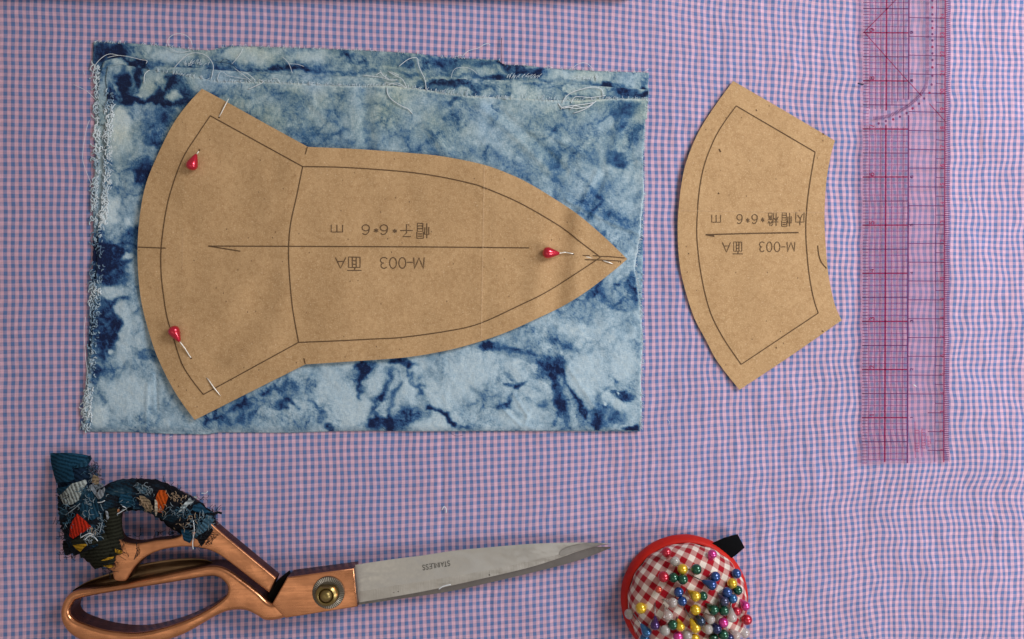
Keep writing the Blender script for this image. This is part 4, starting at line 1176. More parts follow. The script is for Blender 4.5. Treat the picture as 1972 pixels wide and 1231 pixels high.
bevl = rsm(spl([(684, 1141), (760, 1128), (860, 1112), (940, 1098), (1020, 1081), (1075, 1068), (1110, 1058), (1150, 1049.5), (1174, 1047.8)], False, 6), 60)
edge = rsm(spl([(684, 1161.5), (760, 1149), (838, 1134.5), (944, 1111), (1023, 1092), (1083, 1073), (1110, 1063), (1150, 1052), (1174, 1048.3)], False, 6), 60)
ZB = 0.0105
strips("upper_blade", [[(x, y, ZB - 0.0035 * i / 59) for i, (x, y) in enumerate(spine)], [(x, y, ZB - 0.0035 * i / 59) for i, (x, y) in enumerate(bevl)], [(x, y, ZB - 0.0010 - 0.0033 * i / 59) for i, (x, y) in enumerate(edge)]], [m_steel, m_edge])
lt = rsm([(684, 1120), (800, 1105), (950, 1080), (1060, 1060), (1130, 1052), (1176, 1053.5)], 50)
lb = rsm(spl([(684, 1166), (760, 1155), (864, 1139.5), (944, 1122), (1023, 1103.5), (1102, 1083), (1150, 1066), (1176, 1055.5)], False, 6), 50)
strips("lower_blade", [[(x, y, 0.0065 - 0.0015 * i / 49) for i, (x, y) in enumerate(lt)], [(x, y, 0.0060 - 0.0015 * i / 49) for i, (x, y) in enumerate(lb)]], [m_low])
# ground hollow near the upper blade's point, its shading painted in darker steel
hol = spl([(1081, 1071), (1078, 1064), (1086, 1057), (1103, 1051), (1128, 1046.6), (1150, 1046.4), (1162, 1048), (1140, 1053), (1110, 1062)], True, 4)
def blade_z(px, py): return ZB - 0.0035 * (px - 684) / 490 + 0.0004
v, f, P = slab(hol, blade_z, 0.0001); obj("blade_hollow", v, f, metal("hollow_shade_steel", (0.40, 0.38, 0.34), 0.4, (0.30, 0.285, 0.26), (400, 400, 400), 0.15, 0.1), sci, smooth=False)
# STAINLESS, stamped
a = Acc(); ux, uy = -0.986, 0.165; vx_, vy_ = 0.10, 0.97
for i, ch in enumerate("STAINLESS"):
    w0 = 4.9 if ch != 'I' else 2.0
    s0 = (0, 6.4, 12.3, 19.6, 22.8, 30.0, 35.6, 42.0, 48.6)[i]
    for l in GL[ch]:
        a.ribbon([(866.0 + ux * (s0 + gx * w0) + vx_ * gy * 9.5, 1080.2 + uy * (s0 + gx * w0) + vy_ * gy * 9.5) for gx, gy in l], 1.5, lambda x, y: ZB - 0.0035 * (float(x) - 684) / 490, 0.00025)
a.obj("stamped_lettering", simple("etched_grey", (0.085, 0.08, 0.065), 0.6), sci, smooth=False)
a = Acc()
for x, y, l in ((748, 1139, 2.5), (757, 1140.5, 2), (766, 1139, 1.5), (941, 1107, 3)): a.ribbon([(x, y), (x + l, y + 1)], 2.2, ZB - 0.0014, 0.0003)
a.obj("rust_speck", simple("rust", (0.05, 0.04, 0.03), 0.8), sci, smooth=False)
a = Acc(); a.tube([W(*p, 0.0105) for p in spl([(845, 1135), (852, 1130), (860, 1127.5), (868, 1126)], False, 3)], 0.00028, 5)
lint = a.obj("lint_thread", m_thw, sci)
# pivot: knurled washer and brass nut
def at_px(o, px, py, z):
    o.location = np.array(W(px, py, z)) - np.array(o.parent.location)
r0 = 31 * S * 0.97
wash_v = []; wash_f = []
nk = 96
prof = [(1.0, 0.0), (1.0, 0.0012), (0.97, 0.0017), (0.72, 0.0019), (0.70, 0.0012), (0.0, 0.0012)]
for i, (r, z) in enumerate(prof):
    for k in range(nk):
        t = 2 * math.pi * k / nk; kn = (0.00028 if (k % 2 and 1 <= i <= 3) else 0)
        wash_v.append((r * r0 * math.cos(t), r * r0 * math.sin(t), z - kn))
for i in range(len(prof) - 1):
    for k in range(nk): wash_f.append((i * nk + k, i * nk + (k + 1) % nk, (i + 1) * nk + (k + 1) % nk, (i + 1) * nk + k))
o = obj("pivot_washer", np.array(wash_v) + wloc(sci), wash_f, m_wash, sci, smooth=False); at_px(o, 633, 1140.5, Z0 - 0.0001)
rn = 21.5 * S * 0.96
nut = [(1.0, 0.0), (1.0, 0.003), (0.93, 0.0042), (0.74, 0.0050), (0.66, 0.0048), (0.62, 0.0040), (0.56, 0.0046), (0.42, 0.0060), (0.24, 0.0066), (0.0, 0.0066)]
nv_, nf_ = lathe([(r * rn, z) for r, z in nut], 40)
nv_ = np.array(nv_); ang = np.arctan2(nv_[:, 1], nv_[:, 0]); ra = np.hypot(nv_[:, 0], nv_[:, 1])
fl = (nv_[:, 1] > 0) & (ra > 0.8 * rn); nv_[fl, 1] = np.minimum(nv_[fl, 1], rn * 0.80)
o = obj("pivot_nut", nv_ + wloc(sci), nf_, m_brass, sci); shade(o, 35); at_px(o, 631, 1143, Z0 + 0.0012)

# cloth bound round the bow handle
def wool(name, col, scale=(900, 60, 900), rot=0.0, str_=0.8, var=0.35):
    m, nt, p = mat_new(name)
    o = coords(nt).outputs['Object']
    vec = scaled(nt, o, (1, 1, 1), (0, 0, rot))
    s = nd(nt, 'ShaderNodeSeparateXYZ', {0: vec}).outputs[1]
    rib = mth(nt, 'SINE', mth(nt, 'ADD', mth(nt, 'MULTIPLY', s, 2 * math.pi / 0.00185), mth(nt, 'MULTIPLY', nz(nt, 220, 3, 0.6, o), 5.0)))
    n = nz(nt, 900, 4, 0.7, o)
    f = mth(nt, 'MULTIPLY_ADD', rib, 0.22, n)
    c = ramp(nt, f, [(0.15, tuple(x * (1 - var) * 0.5 for x in col)), (0.55, col), (0.95, tuple(min(1, x * (1 + var) + 0.004) for x in col))])
    nt.links.new(c, p.inputs['Base Color'])
    p.inputs['Roughness'].default_value = 0.95; p.inputs['Specular IOR Level'].default_value = 0.06
    bump(nt, p, f, str_, 0.0008)
    return m
W_BLACK = wool("black_wool", (0.012, 0.012, 0.014)); W_OLIVE = wool("olive_black_wool", (0.018, 0.019, 0.012), rot=-0.15)
W_TEAL = wool("teal_wool", (0.010, 0.048, 0.085), rot=0.2); W_TEAL2 = wool("teal_wool_steep", (0.011, 0.044, 0.074), rot=1.2)
W_RED = wool("red_wool", (0.40, 0.022, 0.008), rot=1.35); W_ORANGE = wool("orange_wool", (0.42, 0.065, 0.008), rot=1.2, var=0.2)
W_WHITE = wool("white_ribbed_wool", (0.27, 0.30, 0.275), rot=1.05, var=0.8); W_YEL = wool("yellow_wool", (0.36, 0.20, 0.015), rot=0.1); W_TAN = wool("tan_wool", (0.24, 0.18, 0.11)); W_PALE = wool("pale_lining", (0.30, 0.33, 0.35), rot=0.7, var=0.3); W_NAVY = wool("navy_wool", (0.008, 0.020, 0.04), rot=0.5)
def plaid_mat():
    m, nt, p = mat_new("dark_plaid_wool")
    o = coords(nt).outputs['Object']
    n = nz(nt, 75, 3, 0.55, o, 0.6); f = nz(nt, 1100, 4, 0.7, o)
    s = nd(nt, 'ShaderNodeSeparateXYZ', {0: scaled(nt, o, (1, 1, 1), (0, 0, 0.3))}).outputs[1]
    rib = mth(nt, 'SINE', mth(nt, 'ADD', mth(nt, 'MULTIPLY', s, 2 * math.pi / 0.0017), mth(nt, 'MULTIPLY', nz(nt, 150, 3, 0.6, o), 9.0)))
    g = mth(nt, 'ADD', n, mth(nt, 'MULTIPLY_ADD', f, 0.22, mth(nt, 'MULTIPLY_ADD', rib, 0.025, -0.11)))
    c = ramp(nt, g, [(0.40, (0.006, 0.006, 0.008)), (0.55, (0.011, 0.013, 0.018)), (0.62, (0.010, 0.034, 0.056)), (0.69, (0.020, 0.052, 0.076)), (0.77, (0.08, 0.11, 0.12))])
    nt.links.new(c, p.inputs['Base Color']); p.inputs['Roughness'].default_value = 0.95; p.inputs['Specular IOR Level'].default_value = 0.06
    bump(nt, p, mth(nt, 'MULTIPLY_ADD', rib, 0.2, mth(nt, 'ADD', f, nz(nt, 200, 3, 0.6, o))), 0.9, 0.0012)
    return m
W_PLAID = plaid_mat()
SW = [  # path px, radius px, centre mm, rise mm
    ([(137, 890), (143, 925), (150, 955)], [34, 33, 34], [4, 6, 8.5], [4, 5, 7]),
    ([(146, 945), (155, 975), (165, 1005), (172, 1035), (180, 1055)], [36, 44, 50, 46, 40], [9, 10, 11, 11, 11], [8, 9, 10, 10, 9]),
    ([(212, 975), (212, 1005), (212, 1040), (214, 1070)], [21, 23, 27, 27], [11, 11, 11, 11], [7.5, 8, 8, 8]),
    ([(150, 1050), (185, 1045), (198, 1064), (206, 1090)], [26, 36, 38, 25], [10, 11, 11, 11], [8, 9, 9, 7]),
    ([(180, 985), (200, 968), (228, 956), (280, 953), (320, 968), (348, 987), (380, 1004), (396, 1024), (402, 1040)], [24, 27, 31, 31, 33, 35, 37, 31, 18], [11.5] * 9, [8, 9, 9, 9, 9, 9.5, 9, 7, 4]),
]
def wrap_z(px, py):
    px = np.asarray(px, float); py = np.asarray(py, float)
    best = np.full(px.shape, 0.003)
    for pts, R, cz, rz in SW:
        n = len(pts)
        for i in range(n - 1):
            (x0, y0), (x1, y1) = pts[i], pts[i + 1]
            dx, dy = x1 - x0, y1 - y0
            t = np.clip(((px - x0) * dx + (py - y0) * dy) / (dx * dx + dy * dy), 0, 1)
            d = np.hypot(px - x0 - t * dx, py - y0 - t * dy)
            r = R[i] + (R[i + 1] - R[i]) * t; c = cz[i] + (cz[i + 1] - cz[i]) * t; h = rz[i] + (rz[i + 1] - rz[i]) * t
            z = np.where(d < r, c + h * np.sqrt(np.clip(1 - (d / r) ** 2, 0, 1)), 0)
            best = np.maximum(best, z * 0.001)
    return best + 0.0005 * fbm(px / 9, py / 9, 301, 3)
wrap = None
for i, (pts, R, cz, rz) in enumerate(SW):
    n = 12; ps = rsm(spl(pts, False, 5), len(pts) * 6)
    tt = np.linspace(0, len(pts) - 1, len(ps)); vv = []
    for k, (x, y) in enumerate(ps):
        r = np.interp(tt[k], range(len(R)), R); c = np.interp(tt[k], range(len(R)), cz); h = np.interp(tt[k], range(len(R)), rz)
        x0, y0 = ps[max(0, k - 1)]; x1, y1 = ps[min(len(ps) - 1, k + 1)]; L = math.hypot(x1 - x0, y1 - y0)
        nx, ny = -(y1 - y0) / L, (x1 - x0) / L
        for q in range(n):
            a = 2 * math.pi * q / n; j = 1 + 0.10 * float(noise(np.array(k * 0.6), np.array(q * 0.8 + i * 9), 310))
            vv.append(W(x + nx * r * math.cos(a) * j, y + ny * r * math.cos(a) * j, max(0.0006, (c + h * math.sin(a) * j) * 0.001)))
    F = []
    for k in range(len(ps) - 1):
        for q in range(n): F.append((k * n + q, k * n + (q + 1) % n, (k + 1) * n + (q + 1) % n, (k + 1) * n + q))
    F.append(tuple(range(n))); F.append(tuple((len(ps) - 1) * n + q for q in range(n)))
    o = obj("cloth_wrap", vv, F, (W_NAVY, W_PLAID, W_OLIVE, W_OLIVE, W_PLAID)[i], sci, label="dark patterned cloth strip wound round the handle")
    if wrap is None: wrap = o
def patch(name, poly, mat, label, lift=0.0006, sp=5, flat=None, rag=0.55):
    p = ragged(list(poly) + [poly[0]], rag, 3, int(poly[0][0]))[:-1]
    v, f, P = slab(p, (lambda x, y: wrap_z(x, y) + 0.0001 + 0.45 * lift) if flat is None else (lambda x, y: flat + 0.0005 * noise(x / 12, y / 12, 5)), 0.0005, (), sp)
    o = obj(name, v, f, mat, wrap, label=label)
    shade(o, 50)
patch("wool_patch", [(97, 873), (130, 872), (165, 876), (172, 879), (168, 889), (150, 895), (138, 901), (141, 915), (143, 923), (134, 928), (108, 930), (103, 912), (98, 892)], W_TEAL, "teal ribbed flap at the top end", 0.0012)
patch("wool_patch", [(150, 894), (170, 880), (174, 876), (176, 884), (171, 893), (166, 899), (141, 902)], W_TEAL2, "folded teal tip", 0.0019)
patch("wool_patch", [(114, 955), (124, 946), (138, 932), (164, 924), (167, 930), (158, 946), (150, 965), (138, 972), (122, 971)], W_WHITE, "white ribbed patch", 0.0008)
patch("wool_patch", [(109, 940), (128, 937), (136, 932), (128, 944), (114, 955), (110, 950)], W_TEAL, "dark teal patch", 0.0007)
patch("wool_patch", [(158, 968), (170, 950), (178, 946), (186, 962), (191, 992), (178, 1003), (163, 994), (154, 982)], W_TEAL2, "teal patch in the middle of the wrap", 0.0008)
patch("wool_patch", [(148, 990), (160, 1000), (176, 1016), (156, 1028), (140, 1038), (133, 1032), (136, 1010)], W_RED, "red ribbed patch", 0.0012)
patch("wool_patch", [(136, 1042), (160, 1031), (186, 1034), (190, 1046), (168, 1052), (152, 1054), (142, 1054)], W_OLIVE, "olive ribbed band", 0.0011)
patch("wool_patch", [(140, 1050), (156, 1048), (170, 1048), (160, 1056), (154, 1063), (146, 1057)], W_YEL, "mustard yellow patch", 0.0016)
for pl in ([(194, 1080), (208, 1074), (220, 1072), (216, 1077), (200, 1080)], [(221, 1057), (231, 1060), (238, 1063), (236, 1067), (222, 1065)], [(198, 1090), (216, 1088), (220, 1092), (206, 1094)], [(241, 1044), (246, 1047), (243, 1054), (239, 1051)]):
    patch("wool_patch", pl, W_YEL, "mustard yellow stripe", 0.0012, rag=0.5)
patch("wool_patch", [(306, 944), (318, 945), (325, 953), (321, 964), (316, 978), (312, 988), (303, 986), (302, 968), (300, 958)], W_ORANGE, "orange patch", 0.0011)
patch("wool_patch", [(232, 952), (250, 949), (256, 962), (262, 975), (240, 978), (228, 968)], W_TEAL, "teal patch on the upper band", 0.0006)
patch("wool_patch", [(262, 928), (270, 932), (282, 938), (284, 948), (276, 952), (266, 946), (258, 938)], wool("grey_blue_wool", (0.055, 0.10, 0.13), rot=0.6), "grey blue speckled patch", 0.0008)
patch("wool_patch", [(256, 965), (272, 968), (276, 980), (262, 982), (252, 976)], W_NAVY, "navy patch", 0.0007)
patch("wool_patch", [(268, 955), (280, 957), (290, 968), (294, 980), (290, 987), (282, 982), (272, 972)], W_TAN, "tan frayed patch", 0.0010, rag=1.6)
patch("wool_patch", [(174, 934), (186, 931), (198, 932), (202, 944), (197, 958), (190, 962), (182, 952), (176, 944)], W_PALE, "pale grey lining scrap", 0.0014)
patch("wool_patch", [(180, 914), (190, 920), (190, 932), (182, 935), (176, 926)], W_TAN, "tan scrap", 0.0016, flat=0.012)
patch("wool_patch", [(298, 962), (303, 966), (304, 980), (300, 998), (298, 985)], wool("cream_wool", (0.60, 0.52, 0.40), var=0.1), "cream thread tuft", 0.0012, rag=0.3)
patch("wool_patch", [(203, 984), (207, 986), (209, 1000), (206, 1002)], W_PALE, "pale thread tuft", 0.0015, rag=0.3)
patch("wool_patch", [(366, 959), (376, 955), (381, 958), (370, 968), (358, 977), (346, 987), (340, 990), (350, 975)], wool("fluffy_pale_wool", (0.33, 0.37, 0.36), var=0.7), "pale fluffy stripe", 0.0012, rag=1.6)
patch("wool_patch", [(372, 974), (384, 969), (396, 980), (405, 988), (392, 990), (378, 986), (370, 982)], W_TEAL, "teal patch near the copper arm", 0.0008)
patch("wool_patch", [(398, 992), (411, 994), (408, 1010), (395, 1024), (386, 1030), (374, 1034), (378, 1018), (388, 1008)], wool("slate_wool", (0.045, 0.10, 0.14), rot=0.9, var=0.6), "frayed slate blue patch", 0.0014, rag=1.8)
patch("wool_patch", [(348, 1020), (366, 1020), (372, 1034), (366, 1046), (354, 1042)], W_TEAL, "ragged teal end", 0.0010, flat=0.0172, rag=1.6)
patch("wool_patch", [(372, 1034), (392, 1028), (408, 1014), (410, 1022), (394, 1044), (388, 1054), (380, 1040)], W_BLACK, "ragged black end over the copper", 0.001, flat=0.0172, rag=2.0)
patch("wool_patch", [(121, 1042), (133, 1040), (146, 1058), (140, 1066), (126, 1070), (121, 1058)], W_BLACK, "black corner flap", 0.001, flat=0.010)
def tuft(name, zone, n, mat, L, ang=None, w=0.00014, z=None, seed=1):
    r = np.random.default_rng(seed); a = Acc()
    for k in range(n):
        x, y = zone[r.integers(len(zone))]; x += r.normal(0, 6); y += r.normal(0, 5)
        t = r.uniform(0, 6.28) if ang is None else ang + r.normal(0, .5)
        l = r.uniform(*L); c = r.normal(0, .5)
        zz = (float(wrap_z(x, y)) if z is None else z) + 0.0008
        q = [W(x, y, zz)]
        for s_ in range(4):
            x += math.cos(t) * l / 4; y += math.sin(t) * l / 4; t += c
            q.append(W(x, y, max(0.001, zz + 0.0005 * math.sin(s_) - 0.0002 * s_)))
        a.tube(q, w, 3, False)
    o = a.obj(name, mat, sci, kind="stuff"); return o
m_hb = simple("black_fray", (0.012, 0.013, 0.016), 0.95, spec=0.05); m_hg = simple("grey_fray", (0.22, 0.27, 0.29), 0.95, spec=0.05); m_ht = simple("slate_fray", (0.05, 0.12, 0.17), 0.95, spec=0.05); m_hn = simple("tan_fray", (0.42, 0.30, 0.19), 0.95, spec=0.05)
tuft("black_fraying", [(176, 900), (180, 912), (185, 925), (270, 928), (320, 940), (335, 948), (352, 955), (385, 965), (410, 990), (125, 960), (125, 1000), (124, 1030), (125, 1060), (135, 1065), (240, 1042), (270, 1040), (300, 1036), (330, 1030), (330, 992), (345, 1000), (400, 1035), (395, 1050), (232, 1060), (210, 1096)], 380, m_hb, (6, 18), seed=2)
tuft("grey_fraying", [(180, 925), (185, 940), (195, 955), (175, 940), (170, 965), (275, 940), (285, 945), (240, 975), (230, 985), (200, 995), (165, 990), (195, 1015), (185, 1030), (350, 985), (365, 965), (375, 1000), (395, 1000), (385, 1020), (370, 1015), (405, 1005), (330, 985), (170, 1038), (175, 1030), (135, 975), (128, 1015)], 230, m_hg, (5, 15), seed=3)
tuft("slate_fraying", [(175, 905), (180, 915), (260, 975), (340, 985), (360, 990), (380, 1010), (365, 1035), (375, 1045), (400, 1000), (128, 985), (127, 1010), (160, 945)], 170, m_ht, (5, 16), seed=4)
tuft("tan_fraying", [(330, 950), (338, 955), (340, 962), (275, 965), (285, 978), (182, 925), (370, 1000), (178, 1026), (312, 985), (345, 1015)], 90, m_hn, (4, 12), seed=5)
for pts in ([(404, 993), (412, 990), (420, 987), (427, 989)],):
    a = Acc(); a.tube([W(x, y, 0.012) for x, y in spl(pts, False, 4)], [0.0011, 0.001, 0.0009, 0.0009, 0.0008, 0.0008, 0.0007, 0.0007, 0.0006, 0.0006, 0.0006, 0.0006, 0.0006][:len(spl(pts, False, 4))], 6)
    a.obj("frayed_tail", m_hb, wrap)
for pts, mt in (([(163, 1040), (172, 1032), (182, 1035), (188, 1042)], m_thw), ([(155, 1036), (170, 1028), (180, 1030)], m_thw), ([(126, 992), (140, 982), (154, 970)], m_hg), ([(236, 975), (243, 979), (236, 984), (226, 990)], m_thw), ([(197, 1005), (194, 1018), (192, 1026)], m_hg), ([(372, 1002), (374, 1020), (371, 1045), (372, 1058)], m_thw), ([(388, 950), (396, 950), (400, 946)], m_thw), ([(188, 968), (196, 967), (202, 964)], m_thw), ([(262, 1044), (264, 1060), (258, 1078)], m_hb), ([(262, 1056), (266, 1062), (264, 1072)], m_hb)):
    q = spl(pts, False, 5); a = Acc(); a.tube([W(x, y, max(float(wrap_z(x, y)), 0.0166) + 0.0009) for x, y in q], 0.00022, 4); a.obj("loose_thread", mt, wrap)

# ------------------------------------------------------------------ pincushion
PC = np.array(W(1315, 1148, 0.0))
RR = 121 * S
DPROF = [(30.4, 8.6), (31.2, 11), (31.3, 14.5), (30.2, 18.5), (27.6, 22.5), (23.5, 25.8), (18, 28.2), (12, 29.6), (6, 30.2), (0.01, 30.4)]
pcu = thing("pincushion", "round pincushion in red and white gingham with red binding and a black elastic strap", "pincushion", tuple(PC))
n = 96; prof = []
fine = np.array(DPROF, float)
tq = np.linspace(0, len(fine) - 1, 46)
pr = np.stack([np.interp(tq, range(len(fine)), fine[:, 0]), np.interp(tq, range(len(fine)), fine[:, 1])], -1)
for _ in range(3): pr[1:-1] = (pr[:-2] + 2 * pr[1:-1] + pr[2:]) / 4
arc_s = np.concatenate([[0], np.cumsum(np.hypot(*np.diff(pr[::-1], axis=0).T))])[::-1]
vv = []; uvv = []
for (r, z), s_ in zip(pr, arc_s):
    for k in range(n):
        t = 2 * math.pi * k / n
        pk = 1 + 0.012 * math.sin(t * 17 + 1) * min(1, max(0, (r - 24) / 8)) + 0.01 * float(noise(np.array(t * 3), np.array(z / 8), 401))
        vv.append((PC[0] + r * pk * 0.001 * math.cos(t), PC[1] + r * pk * 0.001 * math.sin(t), (z + 0.35 * float(noise(np.array(r * math.cos(t) / 6), np.array(r * math.sin(t) / 6), 402))) * 0.001))
        a_ = t + math.radians(31)
        uvv.append((s_ * math.cos(a_) / 6.7 + 0.13, s_ * math.sin(a_) / 6.7 + 0.4))
F = []
for i in range(len(pr) - 1):
    for k in range(n): F.append((i * n + k, i * n + (k + 1) % n, (i + 1) * n + (k + 1) % n, (i + 1) * n + k))
F.append(tuple((len(pr) - 1) * n + k for k in range(n)))
m_pg = gingham_mat("red_white_gingham", "check", (0.33, 0.004, 0.012), (0.74, 0.66, 0.55), wu=0.5, soft=0.07, midg=1.5, rough=0.9, thread=8.0, var=0.1)
obj("gingham_dome", vv, F, m_pg, pcu, uv={"check": np.array(uvv)})
bind = [(30.9, 9.6), (31.6, 9.7), (32.5, 8.9), (33.4, 7.2), (33.9, 5.0), (33.9, 2.5), (33.3, 0.8), (30, 0.5)]
vv = []; F = []
for r, z in bind:
    for k in range(n):
        t = 2 * math.pi * k / n; w = 1 + 0.006 * float(noise(np.array(t * 5), np.array(z / 3), 411))
        vv.append((PC[0] + r * w * 0.001 * math.cos(t), PC[1] + r * w * 0.001 * math.sin(t), z * 0.001))
for i in range(len(bind) - 1):
    for k in range(n): F.append((i * n + k, i * n + (k + 1) % n, (i + 1) * n + (k + 1) % n, (i + 1) * n + k))
m_bind = simple("red_satin_binding", (0.50, 0.012, 0.004), 0.6, var=0.25, vscale=160, spec=0.25)
nt = m_bind.node_tree; bump(nt, nt.nodes["Principled BSDF"], nz(nt, 500, 4, 0.6, coords(nt).outputs['Object']), 0.3, 0.0005)
obj("red_binding", vv, F, m_bind, pcu)
# elastic strap: a band that leaves the base, folds over and comes back
ax = np.array([0.80, 0.60]); sd = np.array([-0.60, 0.80])
def strap_pt(l, s_, z):
    c = np.array([1392.0, 1060.0]); q = c + l * np.array([0.86, -0.45]) + s_ * np.array([-0.47, -0.88])
    return W(q[0], q[1], z)
path = [(-18, 0.0070), (0, 0.0078), (14, 0.0080), (28, 0.0078), (38, 0.0068), (41, 0.0048), (38, 0.0030), (28, 0.0022), (10, 0.0018), (-18, 0.0016)]
ws = [22, 21.5, 20.5, 18, 15.5, 14.5, 15, 17.5, 20, 22]
vv = []; m_ = 13
for th in (0, 1):
    for (l, z), w_ in zip(path, ws):
        for j in range(m_):
            s_ = (j / (m_ - 1) - 0.5) * 2 * w_
            vv.append(strap_pt(l - (2.5 * th if 30 < l else 0), s_, z - th * (0.0011 if z > 0.004 else -0.0011) + (0.00022 if j % 2 else 0) * (1 - th)))
k = len(path) * m_
F = [tuple(q) for q in grid_faces(m_, len(path))] + [tuple(np.array(q)[::-1] + k) for q in grid_faces(m_, len(path))]
for i in range(len(path) - 1):
    for j in (0, m_ - 1):
        F.append((i * m_ + j, (i + 1) * m_ + j, k + (i + 1) * m_ + j, k + i * m_ + j))
obj("elastic_strap", vv, F, simple("black_elastic", (0.0045, 0.0045, 0.005), 0.9, spec=0.04, var=0.4, vscale=500), pcu)

def dome_z(x, y):
    r = math.hypot(x - PC[0], y - PC[1]) * 1000
    if r > 30.5: return 0.009
    return float(np.interp(r, pr[::-1][:, 0], pr[::-1][:, 1])) * 0.001
COL = {'red': (0.50, 0.006, 0.03), 'pearl': (0.72, 0.69, 0.62), 'yellow': (0.74, 0.47, 0.015), 'green': (0.0, 0.075, 0.032), 'pink': (0.62, 0.03, 0.24), 'blue': (0.008, 0.055, 0.21),
       'navy': (0.008, 0.016, 0.085), 'orange': (0.62, 0.07, 0.03), 'purple': (0.045, 0.008, 0.10), 'slate': (0.04, 0.045, 0.10), 'ink': (0.01, 0.03, 0.065), 'dark green': (0.004, 0.05, 0.02), 'bright blue': (0.012, 0.11, 0.27)}
PM = {c: pearl_paint(c.replace(' ', '_') + "_pearl_paint", v, 0.62 if c == 'pearl' else 0.0) for c, v in COL.items()}
HM = {}
def head_mesh(c, tear):
    if (c, tear) not in HM:
        me = mesh_of("pin_head", TEAR if tear else BALL, 16); me.materials.append(PM[c]); HM[(c, tear)] = me
    return HM[(c, tear)]
m_needle = simple("dull_pin_steel", (0.30, 0.29, 0.28), 0.35, 1.0)
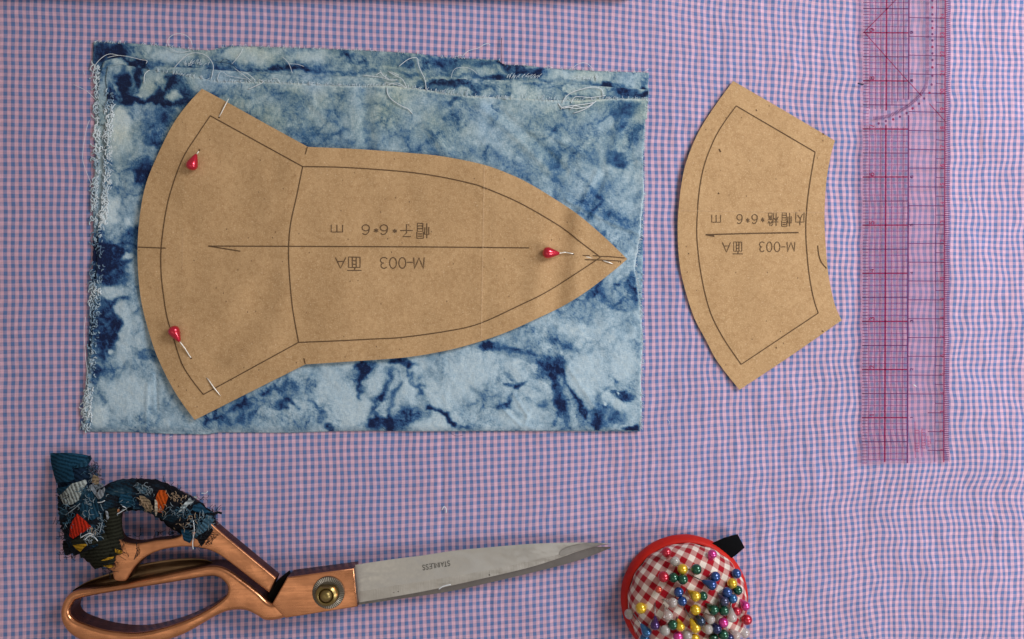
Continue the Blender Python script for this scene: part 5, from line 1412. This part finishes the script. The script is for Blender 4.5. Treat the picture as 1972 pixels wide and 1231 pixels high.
# px, py, colour, drop-shaped, tail direction in px (or None: straight in), radius px, label
PINS = [
 (1283.5, 1064, 'red', 1, (2, 9), 8.8, "red drop pin nearest the top of the red binding"),
 (1300, 1081.5, 'pearl', 0, None, 8.6, "pearl white pin just above the topmost yellow pin"),
 (1314.5, 1096, 'yellow', 0, None, 9.2, "yellow ball pin between the topmost pearl pin and the pair of greens"),
 (1341, 1096.6, 'green', 0, (-14, 4), 9.4, "green pin alone on the upper dome, right of a yellow one"),
 (1371.5, 1068, 'pink', 1, (-9, 22), 8.2, "pink drop pin highest on the side with the black strap"),
 (1278, 1111.5, 'red', 1, (6, 12), 9.8, "large red drop pin left of the two touching green pins"),
 (1297, 1112.5, 'green', 0, None, 8.6, "left one of two touching green pins under the topmost yellow pin"),
 (1315, 1116, 'green', 0, None, 9.0, "right one of two touching green pins under the topmost yellow pin"),
 (1268.5, 1135.5, 'orange', 0, None, 6.2, "small orange-red pin sunk into the gingham below the large red drop"),
 (1307, 1140.5, 'blue', 0, None, 8.6, "metallic blue ball pin above a blue drop and beside a yellow drop"),
 (1314, 1158.5, 'blue', 1, (5, 14), 8.6, "metallic blue drop pin with its shank pointing down the dome's middle"),
 (1295.5, 1160.5, 'pearl', 1, (-12, 0), 8.6, "pearl drop pin left of the metallic blue drop"),
 (1339, 1148, 'yellow', 1, (-12, -7), 9.4, "yellow drop pin overlapping a green pin at the middle of the dome"),
 (1354, 1148, 'green', 0, None, 8.0, "green pin half behind the yellow drop at the middle of the dome"),
 (1339.5, 1174.5, 'yellow', 0, None, 9.4, "yellow ball pin below the yellow drop, above the dark ink-blue drop"),
 (1377, 1110.7, 'blue', 1, (-8, 6), 9.0, "upper one of two touching blue pins on the strap side"),
 (1370, 1126.5, 'blue', 1, (-24, -9), 9.2, "lower one of two touching blue pins, its shank pointing at the lone green"),
 (1418, 1105, 'blue', 0, (-30, -2), 8.6, "blue ball pin sticking out past the dome below the black strap"),
 (1410, 1123.5, 'yellow', 0, None, 9.0, "yellow ball pin at the dome's edge, touching a green one"),
 (1420.5, 1137, 'green', 0, None, 8.4, "green ball pin at the dome's edge below a yellow one"),
 (1400, 1141, 'blue', 0, None, 9.2, "blue ball pin at the top of the blue and slate trio"),
 (1411, 1153, 'bright blue', 0, (-2, 16), 8.4, "bright blue ball pin on the outer side of the blue and slate trio"),
 (1394, 1158, 'slate', 1, (-8, -10), 9.0, "slate grey-violet drop pin below the blue trio's upper ball"),
 (1435, 1167, 'pink', 1, (-6, -8), 8.4, "pink drop pin reaching furthest out over the tablecloth"),
 (1374, 1174.5, 'green', 1, (-12, -8), 9.4, "left one of the two green drops below the slate pin"),
 (1394, 1176, 'green', 1, (-5, -11), 9.2, "right one of the two green drops below the slate pin"),
 (1234.5, 1171, 'yellow', 1, (14, 1), 10.2, "plain yellow egg-shaped pin near the left binding"),
 (1213, 1182, 'pearl', 1, (12, -8), 9.4, "pearl pin lying against the left red binding"),
 (1286.5, 1185, 'pearl', 1, (-3, -9), 8.8, "pearl drop pin between the purple drop and the yellow ball"),
 (1261.5, 1204, 'purple', 1, (1, -16), 8.4, "dark purple drop pin with its black tip pointing up"),
 (1245, 1217, 'bright blue', 1, (-9, -12), 8.8, "upper one of two stacked teal-blue pins near the lower left binding"),
 (1242, 1230, 'bright blue', 0, None, 8.8, "lower one of two stacked teal-blue pins near the lower left binding"),
 (1296, 1203.5, 'green', 0, None, 9.0, "green ball pin touching a tall yellow drop near the bottom"),
 (1281, 1214.5, 'pearl', 1, (10, 8), 9.2, "pearl pin below and left of the green ball near the bottom"),
 (1310, 1207, 'yellow', 1, (-3, -13), 8.2, "tall yellow drop pin touching the green ball near the bottom"),
 (1339, 1209, 'yellow', 1, (-8, -15), 9.2, "tall yellow drop pin left of the ink-blue drop"),
 (1349, 1196, 'ink', 1, (-7, -9), 8.8, "dark ink-blue drop pin between a tall yellow drop and a pearl"),
 (1368, 1193, 'pearl', 1, (-9, -8), 8.2, "pearl pin just below the left green drop"),
 (1363, 1212, 'pearl', 1, (-10, 3), 8.8, "pearl pin left of the navy drop"),
 (1380, 1211, 'navy', 1, (-8, -8), 8.8, "navy drop pin between a pearl and a green pin"),
 (1393, 1199.5, 'pink', 0, (14, 22), 8.8, "magenta ball pin below the right green drop"),
 (1409.5, 1189, 'pearl', 1, (0, -15), 8.8, "pearl drop pin between the magenta ball and the half-hidden red one"),
 (1418, 1178, 'red', 0, None, 8.0, "red ball pin half hidden behind a pearl drop"),
 (1438, 1193.5, 'red', 0, (-20, -3), 9.4, "red ball pin sticking out past the dome on a bare shank"),
 (1434, 1219, 'pearl', 1, (-20, -24), 9.2, "long pearl drop pin leaning out past the dome below the red ball"),
 (1393, 1222.5, 'green', 0, (-4, -8), 9.4, "green pin below the magenta ball at the bottom of the photo"),
 (1306, 1226, 'pink', 0, None, 9.0, "magenta pin at the bottom of the photo beside a pearl one"),
 (1323.5, 1224.5, 'pearl', 0, None, 9.0, "pearl pin at the bottom of the photo between magenta and yellow"),
 (1338, 1230, 'yellow', 0, None, 8.6, "yellow ball pin at the bottom of the photo under a tall yellow drop"),
 (1374, 1230, 'dark green', 0, None, 9.0, "very dark green pin cut by the bottom of the photo"),
 (1405, 1230, 'navy', 0, None, 8.4, "navy pin cut by the bottom of the photo beside a green one"),
 (1417, 1224, 'pearl', 1, (-10, -8), 8.4, "pearl pin low on the dome beside the long leaning pearl drop"),
]
for px, py, col, tear, tail, rp, lab in PINS:
    off = 0.0036 if not tail else 0.0042
    z = 0.03
    for _ in range(12):
        x, y, _z = W(px, py, z); z = max(dome_z(x, y), 0.013) + off
    c = np.array(W(px, py, z)); r = 1.12 * rp * S * (1 - z / H) * (1.0 if not tear else 0.98)
    rad = np.array([c[0] - PC[0], c[1] - PC[1], 0.0])
    if tail:
        n_ = math.hypot(*tail); k = 0.55 if n_ < 15 else 0.95
        d = np.array([-tail[0] / n_ * k, tail[1] / n_ * k, 0.62 if n_ < 15 else 0.40])
    else:
        d = np.array([rad[0] * 14, rad[1] * 14, 1.0])
    d = d / np.linalg.norm(d)
    if rad[0] ** 2 + rad[1] ** 2 > 0.030 ** 2: d = d + rad / np.linalg.norm(rad) * 0.5; d /= np.linalg.norm(d)
    L = 0.011
    root = thing("ball_head_pin", lab, "pin", tuple(c - d * L), "coloured pins stuck in the pincushion")
    h = bpy.data.objects.new("head", head_mesh(col, tear)); C.objects.link(h); h.parent = root
    h.location = c - np.array(root.location); aim(h, d); h.scale = (r, r, r)
    a = Acc(); a.tube([tuple(c - d * L), tuple(c - d * L * 0.5), tuple(c - d * r * 0.8)], 0.00030, 6)
    a.obj("shank", m_needle, root)

# ------------------------------------------------------------------ unseen slab added beyond the top edge to cast the dark strip
v, f, P = slab([(-160, -330), (1226, -330), (1222, -13), (600, -16), (-160, -19)], 0.0085, 0.0080)
bd = obj("shadow_caster", v, f, simple("shadow_caster_brown", (0.035, 0.022, 0.016), 0.6, var=0.3, vscale=60), None, origin=W(550, -150, 0))
bevel(bd, 0.0012, 3); tag(bd, "unseen dark brown slab added beyond the top of the view to cast a strip of shade", "shadow_caster")
